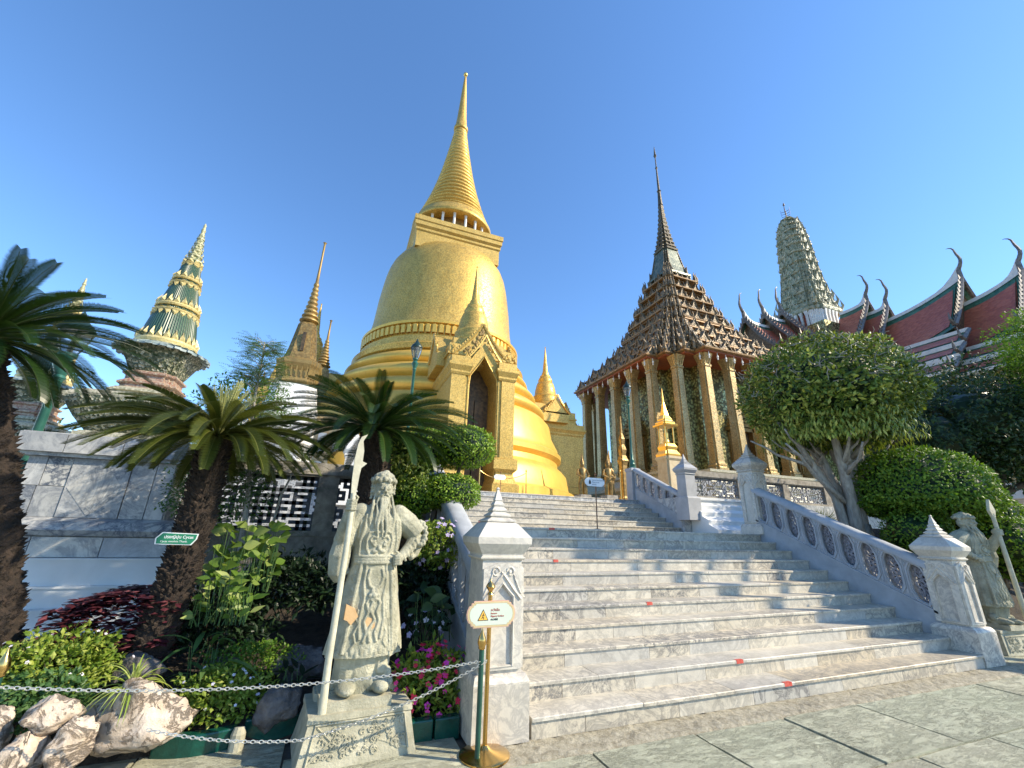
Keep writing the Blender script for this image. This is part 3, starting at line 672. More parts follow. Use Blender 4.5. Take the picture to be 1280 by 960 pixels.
def chofa(m, base, d, h, th=.06):
    """horn finial curling from base towards direction d (unit, horizontal)"""
    b = Vector(base); d = Vector(d)
    pts = [b, b+d*h*.10+Vector((0,0,h*.18)), b+d*h*.02+Vector((0,0,h*.38)), b-d*h*.10+Vector((0,0,h*.58)), b-d*h*.12+Vector((0,0,h*.74)), b-d*h*.02+Vector((0,0,h*.90)), b+d*h*.12+Vector((0,0,h*1.0))]
    m.tube(pts, [th*1.3, th*1.5, th*1.0, th*.75, th*.6, th*.45, th*.12], 6)
def gable(m, xc, yf, zb, hw, h, th, teeth=9, tooth=.16):
    """pointed gable facing -Y: raised bargeboards with flame teeth"""
    for sg in (-1, 1):
        pts = []
        for i in range(9):
            t = i/8; u = hw*(1-t)**1.25 if False else hw*(1-t); z = h*(t**1.0*.72+ t**2.2*.28); pts.append((xc+sg*u, yf, zb+z))
        m.tube(pts, th, 5)
        for i in range(teeth):
            t = (i+.5)/teeth; k = t*8; a = int(k); f = k-a; p = [pts[a][j]*(1-f)+pts[min(a+1,8)][j]*f for j in range(3)]
            m.add([(p[0]-.02*sg, p[1]-th*.6, p[2]), (p[0]+sg*th*1.4, p[1]-th*.6, p[2]+th*.4), (p[0]-.02*sg, p[1]+th*.6, p[2]), (p[0]+sg*th*1.4, p[1]+th*.6, p[2]+th*.4), (p[0]+sg*th*.4, p[1], p[2]+tooth)], [(0,1,4),(1,3,4),(3,2,4),(2,0,4)])
        chofa(m, (xc+sg*hw, yf, zb), (sg, 0, 0), tooth*3, th*.7)
def portico(rotk):
    root = bpy.data.objects.new('portico', None); C.objects.link(root); root.parent = ch; root.location = (0, 0, 0)
    T = Matrix.Translation((CX, CY, 0)) @ Matrix.Rotation(rotk*pi/2, 4, 'Z') @ Matrix.Translation((-CX, -CY, 0))
    def nb(): q = MB(); q.M = T; return q
    YF = 16.8; hw = 1.46
    b = nb()
    for sg in (-1, 1):
        xc = CX+sg*1.09; w = .37
        b.box(xc-w, xc+w, YF, 21.5, 4.2, 8.15, .4)                                                   # side pier running back
        b.box(xc-w+.12 if sg > 0 else xc-w-.001, xc+w+.001 if sg > 0 else xc+w-.12, YF-.06, YF+.6, 4.2, 8.15, .5)
        b.loft(SQ, [((w+.22, 2.4), 2.7), ((w+.22, 2.4), 3.35), ((w+.14, 2.32), 3.42), ((w+.02, 2.2), 3.75), ((w+.02, 2.2), 3.85), ((w+.16, 2.34), 4.0), ((w+.16, 2.34), 4.4), ((w, 2.2), 4.48)], (xc, YF+2.15, 0), r=.4)
        b.loft(SQ, [((w+.02, 2.38), 7.9), ((w+.06, 2.42), 8.0), ((w+.06, 2.42), 8.08), ((w+.13, 2.5), 8.25), ((w+.16, 2.52), 8.3), ((w+.16, 2.52), 8.42), ((w+.06, 2.44), 8.45), ((w+.06, 2.44), 8.75)], (xc, YF+2.3, 0), r=.6)
        b.box(CX+sg*.70-.015, CX+sg*.70+.015, YF-.03, YF+.02, 4.5, 8.2, .1)
    b.build('pier', 'gold_box', root)
    # doorway: pointed arch plate and dark inside
    d = nb(); dw = .72
    outer = [(CX-dw-.02, 4.3), (CX-dw-.02, 8.0), (CX-dw-.02, 8.5), (CX-.45, 9.0), (CX, 9.62), (CX+.45, 9.0), (CX+dw+.02, 8.5), (CX+dw+.02, 8.0), (CX+dw+.02, 4.3)]
    inner = [(CX-dw+.06, 2.7), (CX-dw+.06, 7.5), (CX-dw+.10, 7.95), (CX-.30, 8.45), (CX, 8.95), (CX+.30, 8.45), (CX+dw-.10, 7.95), (CX+dw-.06, 7.5), (CX+dw-.06, 2.7)]
    n = len(outer); o2 = list(outer); o2[0] = (CX-dw-.02, 2.7); o2[-1] = (CX+dw+.02, 2.7)
    vs = [(x, YF+.05, z) for x, z in o2]+[(x, YF+.05, z) for x, z in inner]+[(x, YF+1.3, z) for x, z in inner]+[(x, YF+.5, z) for x, z in o2]
    fs = []
    for j in range(n-1): fs += [(j, j+1, n+j+1, n+j), (n+j, n+j+1, 2*n+j+1, 2*n+j), (3*n+j, 3*n+j+1, j+1, j)]
    d.add(vs, fs, .5); d.tube([(x, YF+.03, z) for x, z in inner], .035, 5)
    d.build('arch', 'gold_box', root)
    k = nb(); k.add([(CX-.75, YF+1.3, 2.7), (CX+.75, YF+1.3, 2.7), (CX+.75, YF+1.3, 9.2), (CX-.75, YF+1.3, 9.2)], [(0,1,2,3)])
    k.box(CX-.45, CX-.05, YF+1.18, YF+1.28, 2.7, 7.2); k.box(CX+.0, CX+.42, YF+1.18, YF+1.28, 2.7, 7.2); k.build('door', 'door_dark', root)
    # roof box and attic
    a = nb(); a.box(CX-1.5, CX+1.5, YF+.55, 22, 8.7, 9.6, .5); a.box(CX-1.25, CX+1.25, YF+1.0, 22, 9.6, 10.1, .5); a.box(CX-1.58, CX+1.58, YF+.48, 22, 9.05, 9.15, .3)
    a.box(CX-1.9, CX-1.5, YF+1.3, 20.2, 8.7, 9.4, .3); a.box(CX+1.5, CX+1.9, YF+1.3, 20.2, 8.7, 9.4, .3)
    a.build('attic', 'gold_box', root)
    gb = nb(); gable(gb, CX, YF-.06, 8.62, .88, 1.35, .05, 11, .15)
    gable(gb, CX, YF+.50, 9.05, 1.35, 1.75, .06, 13, .17)
    gb.prism([(CX-1.2, 9.1), (CX+1.2, 9.1), (CX, 10.75)], 'y', YF+.52, YF+1.5, .3)
    gb.prism([(CX-.8, 8.6), (CX+.8, 8.6), (CX+.38, 9.2), (CX, 9.95), (CX-.38, 9.2)], 'y', YF+.0, YF+.08, .3) if False else None
    gb.build('gable', 'gold_box', root)
    og = nb()
    random.seed(4+rotk)
    for i in range(46):
        t = U(0, 1); u = U(-1, 1)*(1-t)*.98; og.ell((CX+u, YF+.50, 9.2+t*1.3), .07, .035, .08, 6, 4)
    og.build('pediment_carving', 'gold_dull', root)
    sgb = nb()
    R90 = Matrix.Translation((CX, 19.0, 0)) @ Matrix.Rotation(pi/2, 4, 'Z') @ Matrix.Translation((-CX, -19.0, 0))
    for kk in (1, 3):
        sgb.M = T @ Matrix.Translation((CX, 19.0, 0)) @ Matrix.Rotation(kk*pi/2, 4, 'Z') @ Matrix.Translation((-CX, -19.0, 0))
        gable(sgb, CX, 17.05, 9.35, .95, 1.3, .06, 9, .16); sgb.prism([(CX-.9, 9.3), (CX+.9, 9.3), (CX, 10.5)], 'y', 17.1, 18.6, .3)
    sgb.build('side_gable', 'gold_box', root)
    s = nb(); pr = [(1.12, 10.05), (1.12, 10.3), (1.02, 10.4), (1.05, 10.6), (.92, 10.75), (.95, 10.95), (.80, 11.1), (.76, 11.5), (.66, 11.9), (.60, 12.05), (.52, 12.1), (.54, 12.3), (.44, 12.5), (.36, 12.55)]
    s.lathe(pr, (CX, 19.0, 0), 28, r=.3); s.lathe([(.40, 12.5), (.40, 12.65), (.28, 12.7), (.26, 12.9), (.20, 13.0), (.16, 13.5), (.10, 14.1), (.06, 14.6), (.03, 15.0), (.05, 15.05), (.02, 15.1)], (CX, 19.0, 0), 16, r=.3)
    s.build('spire', 'gold_bell', root, 50)
    return root
for k in (0, 1, 3): portico(k)

# ================================================================ spired hall (mondop)
random.seed(41)
MX, MY = 26.3, 27.0
RD = redent(3, .115)
mo = thing('spired_temple_hall', 'tall columned temple hall with tiered pyramid roof and dark needle spire', 'temple', (MX, MY, 2.7))
m = MB(); m.loft(redent(2,.11), [(9.0, 2.7), (9.0, 3.5), (8.7, 3.6), (8.5, 4.1), (8.7, 4.3), (8.7, 4.5), (8.0, 4.6), (7.8, 5.1), (7.95, 5.2), (7.95, 5.35)], (MX, MY, 0)); m.build('podium', 'porcelain_cream', mo)
m = MB(); m.loft(RD, [(5.2, 5.35), (5.2, 13.4)], (MX, MY, 0)); m.build('wall', 'mosaic_wall', mo)
# portals with pointed frames
for (dx, dy) in ((0, -1), (-1, 0)):
    root = bpy.data.objects.new('portal', None); C.objects.link(root); root.parent = mo; root.location = (0,0,0)
    T = Matrix.Translation((MX, MY, 0)) @ Matrix.Rotation(0 if dy else -pi/2, 4, 'Z')
    a = MB(); a.M = T
    for i in range(4):
        w = 1.25-.13*i; a.box(-w, -w+.16, -5.35-.1*i, -5.1, 5.35, 8.6+.3*i); a.box(w-.16, w, -5.35-.1*i, -5.1, 5.35, 8.6+.3*i)
    for i in range(7):
        w = 1.4-.19*i; a.box(-w, w, -5.65+.05*i, -5.1, 8.7+.35*i, 8.95+.35*i)
    a.add([(-.3,-5.5,11.1),(.3,-5.5,11.1),(0,-5.3,13.0),(-.3,-5.15,11.1),(.3,-5.15,11.1)], [(0,1,2),(1,4,2),(4,3,2),(3,0,2)])
    a.build('frame', 'gold_old', root)
    a = MB(); a.M = T; a.box(-.72, .72, -5.3, -5.1, 5.35, 8.7); a.build('door', 'door_dark', root)
CPOS = []
for s in (-1, 1):
    for o in (-4.4, -2.2, 0, 2.2, 4.4): CPOS.append((o, s*6.85)); CPOS.append((s*6.85, o))
for a in (-1, 1):
    for b in (-1, 1): CPOS.append((a*5.85, b*5.85))
colm = MB(); r8 = redent(1, .28); h0 = 5.35
colm.loft(r8, [(.52, 0), (.52, .25), (.44, .32), (.46, .45), (.38, .55), (.36, .7), (.30, 7.0), (.30, 7.05), (.36, 7.1), (.36, 7.2), (.31, 7.28), (.33, 7.4), (.42, 7.75), (.50, 8.0)], (0, 0, 0), r=.5)
for k in range(16):
    a = 2*pi*k/16; colm.add([(.34*cos(a-.17), .34*sin(a-.17), 7.3), (.34*cos(a+.17), .34*sin(a+.17), 7.3), (.56*cos(a), .56*sin(a), 7.98)], [(0,1,2)])
c0 = None
for (x, y) in CPOS:
    if c0 is None:
        c0 = colm.build('column', 'gold_column'); c0.parent = mo; c0.location = (x, y, h0-2.7)
    else:
        c = c0.copy(); C.objects.link(c); c.parent = mo; c.location = (x, y, h0-2.7)
m = MB(); m.loft(RD, [(7.5, 13.36), (7.55, 13.38), (7.55, 13.46)], (MX, MY, 0)); m.build('soffit', 'soffit_red', mo)
def rim_points(hw, plan, step):
    """points with outward normals along a redented outline"""
    out = []; n = len(plan)
    for j in range(n):
        a = Vector(plan[j])*hw; b = Vector(plan[(j+1) % n])*hw; d = b-a; L = d.length
        k = max(1, int(L/step)); nrm = Vector((d.y, -d.x)).normalized()
        for i in range(k): q = a+d*((i+.5)/k); out.append((q.x, q.y, nrm.x, nrm.y, L/k))
    return out
def gablet(m, x, y, z, nx, ny, w, h, dpt, r=None):
    tx, ty = -ny, nx; r = rnd() if r is None else r
    def P(u, v, o): return (x+tx*u+nx*o, y+ty*u+ny*o, z+v)
    pts = [(-w/2, 0), (-w/2*.85, h*.18), (-w*.2, h*.5), (0, h), (w*.2, h*.5), (w/2*.85, h*.18), (w/2, 0)]
    n = len(pts); vs = [P(u, v, 0) for u, v in pts]+[P(u, v, -dpt) for u, v in pts]
    m.add(vs, [tuple(range(n-1, -1, -1))]+[(j, j+1, n+j+1, n+j) for j in range(n-1)], r)
    ip = [(u*.62, v*.62+h*.05) for u, v in pts]
    m.tube([P(u*1.05, v*1.03, .02) for u, v in pts], w*.07, 4, False, r=min(1, r+.3))
    for sg in (-1, 1):   # flicked ends
        m.tube([P(sg*w*.5, h*.02, .03), P(sg*w*.66, h*.10, .08), P(sg*w*.70, h*.34, .10)], [w*.07, w*.05, w*.01], 4, False, r=min(1, r+.2))
    m.tube([P(0, h*.95, .0), P(0, h*1.25, .0)], [w*.05, w*.01], 4, False, r=.9)
tiers = [(7.6, 13.46), (6.65, 14.5), (5.55, 15.6), (4.6, 16.8), (3.85, 18.1), (3.25, 19.4), (2.75, 20.75), (2.3, 22.1), (1.9, 23.4)]
for i, (hw, z) in enumerate(tiers):
    h = (tiers[i+1][1] if i+1 < len(tiers) else 24.5)-z
    rt = MB(); rt.loft(RD, [(hw, z), (hw+.14, z+.06), (hw+.16, z+.16), (hw+.02, z+.22), (hw-.45, z+.34), (hw-.70, z+.42), (hw-.85, z+h-.16), (hw-.62, z+h-.08), (hw-.62, z+h)], (MX, MY, 0), r=.3)
    t_ = rt.build('roof_tier', 'roof_cornice', mo)
    om = MB(); st = max(.55, .95-.05*i); gh = h*.92
    for (x, y, nx, ny, L) in rim_points(hw-.12, RD, 1.25 if i < 4 else .95):
        if L < .3: continue
        gablet(om, MX+x, MY+y, z+.2, nx, ny, min(L*.86, st*1.15)*U(.85,1.05), gh*U(.55, .85), .35)
    for (x, y) in RD:
        if abs(abs(x)-abs(y)) < .25:
            q = (MX+x*(hw-.05), MY+y*(hw-.05), z+.18); d = Vector((x, y, 0)).normalized(); q = Vector(q)
            om.tube([q, q+d*.22+Vector((0,0,.15)), q+d*.25+Vector((0,0,.45)), q+d*.12+Vector((0,0,.85)), q+d*.2+Vector((0,0,1.1))], [.13, .14, .10, .06, .01], 5, False, r=.8)
    # small figures between the gables
    for (x, y, nx, ny, L) in rim_points(hw-.35, RD, .62):
        om.tube([(MX+x, MY+y, z+.25), (MX+x+nx*.12, MY+y+ny*.12, z+.55*U(.9,1.2)), (MX+x+nx*.05, MY+y+ny*.05, z+.95*U(.8,1.1))], [.09, .08, .02], 4, False)
    om.build('roof_ornament', 'roof_ornament', t_)
bm_ = MB(); bm_.lathe([(.02, 0), (.02, -.18), (.05, -.2), (.08, -.34), (.03, -.36), (.05, -.48), (.01, -.52)], (0, 0, 0), 6)
b0 = None
for (x, y, nx, ny, L) in rim_points(7.5, RD, .75):
    if (x < -7 or y < -7):
        if b0 is None: b0 = bm_.build('wind_bell', 'white_plaster'); b0.parent = mo; b0.location = (x, y, 10.66)
        else: c = b0.copy(); C.objects.link(c); c.parent = mo; c.location = (x, y, 10.66)
m = MB(); r3 = redent(2, .14); m.loft(r3, [(1.6, 24.3), (1.6, 24.5), (1.36, 24.6), (1.17, 25.4), (1.0, 26.3), (.87, 27.2), (.82, 27.5)], (MX, MY, 0), r=.4); m.build('bell_dome', 'green_glass', mo)
m = MB(); 
for j in range(0, len(r3)):
    x, y = r3[j]; m.tube([(MX+x*1.36, MY+y*1.36, 24.5), (MX+x*1.18, MY+y*1.18, 25.4), (MX+x*.88, MY+y*.88, 27.2)], .05, 4, False)
    gablet(m, MX+x*1.36, MY+y*1.36, 24.5, x/1.3, y/1.3, .5, .9, .1)
m.build('dome_rib', 'roof_ornament', mo)
m = MB(); pr = [(.92, 27.5), (.96, 27.65), (.84, 27.8)]
z = 27.8; r_ = .86
for i in range(11): pr += [(r_*.86, z), (r_, z+.14), (r_*.98, z+.22), (r_*.82, z+.36)]; z += .52; r_ *= .875
m.loft(redent(1, .3), pr, (MX, MY, 0), r=.5)
for k in range(12):
    a = 2*pi*k/12; m.tube([(MX+.80*cos(a), MY+.80*sin(a), 27.9), (MX+.44*cos(a), MY+.42*sin(a), 30.2)], [.06, .03], 4)
pr = [(.24, z-.1), (.20, z+.6), (.15, z+1.6), (.22, z+1.7), (.12, z+1.85), (.11, z+3.0), (.07, z+4.6), (.14, z+4.8), (.06, z+5.0), (.05, z+6.2)]
m.lathe(pr, (MX, MY, 0), 10); m.lathe([(.05, z+6.2), (.17, z+6.45), (.10, z+6.75), (.02, 41.3)], (MX, MY, 0), 8)
m.build('spire', 'spire_dark', mo)

# ================================================================ pantheon: tall corn cob tower with cross shaped tiled roofs
random.seed(51)
PX, PY = 46.0, 27.0
pan_ = thing('tiled_tower_hall', 'cross shaped hall with red and green tiled roofs around a pale green corncob tower', 'temple', (PX, PY, 2.7))
m = MB(); RP = redent(3, .13)
lv = [(2.36, 25.2), (2.09, 26.0), (1.94, 27.2), (1.76, 28.6), (1.63, 30.0), (1.56, 31.4), (1.5, 32.7), (1.43, 33.9), (1.34, 35.0), (1.22, 36.0), (1.05, 36.9), (0.8, 37.7), (0.49, 38.25), (0.23, 38.55)]
pr = []
for i, (hw, z) in enumerate(lv[:-1]):
    h = lv[i+1][1]-z; nh = lv[i+1][0]
    pr += [(hw+.10, z), (hw+.12, z+h*.12), (hw-.02, z+h*.18), (hw-.12, z+h*.24), (nh-.06, z+h*.9), (nh+.06, z+h*.96)]
pr.append((.05, 38.6))
m.loft(RP, pr, (PX, PY, 0), r=.5)
tw = m.build('tower', 'prang_tile', pan_)
m = MB()
for i, (hw, z) in enumerate(lv[:-3]):
    for (x, y, nx, ny, L) in rim_points(hw*1.0+.04, RP, .45 if i else .6):
        if L < .22: continue
        gablet(m, PX+x, PY+y, z+.12, nx, ny, min(L*.9, .42), (lv[i+1][1]-z)*.8, .12)
    for k in range(4):
        a = k*pi/2; gablet(m, PX+cos(a)*(hw+.1), PY+sin(a)*(hw+.1), z+.12, cos(a), sin(a), .9, (lv[i+1][1]-z)*1.0, .2)
for sx in (-1, 1):
    for sy in (-1, 1):
        for j in range(3):
            q = Vector((PX+sx*(2.1-.2*j), PY+sy*(2.1-.2*j), 25.3+.8*j)); m.tube([q, q+Vector((sx*.2, sy*.2, .5)), q+Vector((sx*.1, sy*.1, 1.2))], [.2, .14, .02], 5)
m.build('antefix', 'prang_tile', tw)
m = MB(); m.tube([(PX, PY, 38.4), (PX, PY, 40.7)], [.07, .02], 6); m.lathe([(.02, 40.3), (.13, 40.5), (.02, 40.9)], (PX, PY, 0), 6)
for k in range(4):
    a = k*pi/2+.4
    for j in range(3): z = 38.8+j*.35; m.tube([(PX, PY, z), (PX+.42*cos(a), PY+.42*sin(a), z+.08), (PX+.5*cos(a), PY+.5*sin(a), z+.5)], [.03, .03, .01], 4)
m.build('finial', 'chofa', pan_)
m = MB(); m.loft(RP, [(2.05, 22.0), (2.05, 24.55)], (PX, PY, 0)); m.build('tower_base', 'tile_red', pan_)
m = MB(); m.loft(RP, [(2.35, 24.5), (2.5, 24.7), (2.55, 24.9), (2.4, 25.25)], (PX, PY, 0)); m.build('tower_cornice', 'prang_tile', pan_)
for (x, y, nx, ny, L) in rim_points(2.3, RP, .5):
    if x < 1 and y < 2.1 and L > .2:
        m = MB(); m.loft(SQ, [(.13, 22.4), (.10, 22.6), (.10, 24.1), (.18, 24.6)], (PX+x, PY+y, 0)); m.build('pilaster', 'white_plaster', pan_)
m = MB(); m.box(PX-3.2, PX+3.2, PY-3.2, PY+3.2, 2.7, 22.5, .5); m.box(PX-4.0, PX+4.0, 11.5, PY-3, 2.7, 14.0, .5); m.box(33.2, PX-3, PY-4, PY+4, 2.7, 16, .5); m.build('wall', 'mosaic_wall', pan_)
def roofpiece(root, u0, u1, zr0, zr1, hw, drop, T, first=True, bands=3):
    """gable roof along local +X from u0 (outer end) to u1; ridge heights zr0, zr1; T maps local (x along wing outwards, y across, z)"""
    N = 8
    def prof(i): t = i/N; return hw*t*(1-.08*sin(pi*t)), -drop*(t**.88)
    def sheet(name, mat, off, ta, tb, ua, ub):
        m = MB(); m.M = T
        for sg in (-1, 1):
            vs = []; fs = []; K = 10
            for a in range(K+1):
                f = ua+(ub-ua)*a/K; x = u0+(u1-u0)*f; sagz = zr0+(zr1-zr0)*f-.28*sin(pi*f)*abs(u1-u0)/6
                for b in range(N+1):
                    t = ta+(tb-ta)*b/N; y = hw*t*(1-.08*sin(pi*t)); z = -drop*(t**.88)
                    vs.append((x, sg*(y+off*.6), sagz+z+off))
            for a in range(K):
                for b in range(N): q = a*(N+1)+b; fs.append((q, q+1, q+N+2, q+N+1) if sg > 0 else (q, q+N+1, q+N+2, q+1))
            m.add(vs, fs, .5)
        return m.build(name, mat, root, 60)
    sheet('roof_border', 'tile_green', 0, 0, 1, 0, 1)
    sheet('roof_field', 'tile_red', .05, .10, .90, .10, 1)
    m = MB(); m.M = T   # white ridge swelling to the outer end
    pts = []; K = 10
    for a in range(K+1):
        f = a/K; x = u0+(u1-u0)*f; sagz = zr0+(zr1-zr0)*f-.28*sin(pi*f)*abs(u1-u0)/6
        lift = .9*max(0, 1-f*3.2)**2 if first else 0
        pts.append((x, sagz-.1, sagz+.22+lift))
    for sg in (-1, 1):
        pass
    vs = [(x, -.12, a) for x, a, b in pts]+[(x, .12, a) for x, a, b in pts]+[(x, -.09, b) for x, a, b in pts]+[(x, .09, b) for x, a, b in pts]; n = len(pts); fs = []
    for j in range(n-1): fs += [(j, j+1, 2*n+j+1, 2*n+j), (n+j+1, n+j, 3*n+j, 3*n+j+1), (2*n+j, 2*n+j+1, 3*n+j+1, 3*n+j)]
    fs += [(0, 2*n, 3*n, n)]
    m.add(vs, fs, .5); m.build('ridge', 'ridge_white', root)
    # bargeboards and pediment at outer end
    m = MB(); m.M = T
    for sg in (-1, 1):
        pp = [(u0, sg*hw*t*(1-.08*sin(pi*t))*1.02, zr0-drop*(t**.88)+.1) for t in [i/8 for i in range(9)]]
        m.tube(pp, .17, 6); e = Vector(pp[-1]); m.tube([e, e+Vector((0, sg*.3, -.02)), e+Vector((0, sg*.62, .3)), e+Vector((0, sg*.6, .9))], [.17, .15, .1, .02], 5)
        for i in range(12):
            t = (i+.5)/12; m.add([(u0-.08, sg*hw*t, zr0-drop*t**.88+.12), (u0+.08, sg*hw*t, zr0-drop*t**.88+.12), (u0, sg*(hw*t+.28), zr0-drop*t**.88+.05), (u0, sg*(hw*t+.22), zr0-drop*t**.88+.62)], [(0,1,3),(1,2,3),(2,0,3)])
    m.build('bargeboard', 'chofa', root)
    m = MB(); m.M = T; m.add([(u0-.4 if u0 > u1 else u0+.4, -hw*.95, zr0-drop), (u0-.4 if u0 > u1 else u0+.4, hw*.95, zr0-drop), (u0-.4 if u0 > u1 else u0+.4, 0, zr0-.2)], [(0,1,2)]); m.build('pediment', 'gable_dark', root)
    m = MB(); m.M = T; sgn = 1 if u0 > u1 else -1
    b = Vector((u0, 0, zr0+.8)); H = 2.3
    K_ = [(-.02,-.55),(0,0),(.14,.12),(.26,.26),(.30,.38),(.26,.50),(.19,.62),(.15,.74),(.12,.85),(.02,.94),(-.14,.995),(-.26,1.0)]
    m.tube([b+Vector((sgn*u*1.1, 0, H*w_)) for u, w_ in K_], [.20,.17,.15,.13,.115,.10,.09,.075,.065,.05,.03,.01], 7)
    m.build('horn_finial', 'chofa', root)
def wing(T, secs, hw, drop, lowers):
    for (u0, u1, z0, z1) in secs:
        root = bpy.data.objects.new('wing_roof', None); C.objects.link(root); root.parent = pan_; root.location = (0,0,0)
        roofpiece(root, u0, u1, z0, z1, hw, drop, T)
    for (ya, za, yb, zb, ua, ub) in lowers:
        for sg in (-1, 1):
            m = MB(); m.M = T
            m.add([(ua, sg*ya, za), (ub, sg*ya, za), (ub, sg*yb, zb), (ua, sg*yb, zb)], [(0,1,2,3)] if sg < 0 else [(3,2,1,0)]); q = m.build('lower_roof', 'tile_green', pan_)
            m = MB(); m.M = T; d = .06; k = .22
            m.add([(ua+.5*(1 if ub>ua else -1), sg*(ya+(yb-ya)*k), za+(zb-za)*k+d), (ub, sg*(ya+(yb-ya)*k), za+(zb-za)*k+d), (ub, sg*(ya+(yb-ya)*.8), za+(zb-za)*.8+d), (ua+.5*(1 if ub>ua else -1), sg*(ya+(yb-ya)*.8), za+(zb-za)*.8+d)], [(0,1,2,3)] if sg < 0 else [(3,2,1,0)]); m.build('tile_field', 'tile_red', q)
            m = MB(); m.M = T; m.box(min(ua,ub), max(ua,ub), sg*ya-.1, sg*ya+.1, za-.02, za+.26); m.box(min(ua,ub), max(ua,ub), sg*yb-.1, sg*yb+.1, zb-.14, zb+.05); m.build('edge_strip', 'ridge_white', q)
            m = MB(); m.M = T; m.tube([(ua, sg*ya, za+.1), (ua, sg*yb, zb+.1), (ua, sg*(yb+.4), zb+.3), (ua, sg*(yb+.5), zb+1.0)], [.16, .16, .12, .02], 5); m.build('bargeboard', 'chofa', q)
TN = Matrix.Translation((PX, PY, 0)) @ Matrix.Rotation(-pi/2, 4, 'Z')     # local x -> world -y
wing(TN, [(5.6, 3.0, 24.0, 23.8), (7.0, 5.2, 22.7, 22.6), (12.4, 6.4, 22.6, 21.2), (15.6, 12.0, 21.3, 20.2)], 3.6, 5.2,
     [(3.7, 16.7, 5.0, 15.6, 13.0, 3), (5.1, 15.3, 6.4, 14.3, 13.0, 3), (3.7, 15.2, 5.0, 14.1, 16.2, 12.5), (5.1, 13.8, 6.4, 12.8, 16.2, 12.5), (6.5, 13.9, 7.8, 12.9, 13.0, 3)])
TW = Matrix.Translation((PX, PY, 0)) @ Matrix.Rotation(pi, 4, 'Z')
wing(TW, [(4.6, 3.0, 24.6, 24.4), (7.4, 4.4, 23.6, 23.4), (10.4, 6.6, 22.4, 22.2)], 2.6, 4.0, [(2.7, 18.0, 4.2, 16.4, 10.4, 3)])

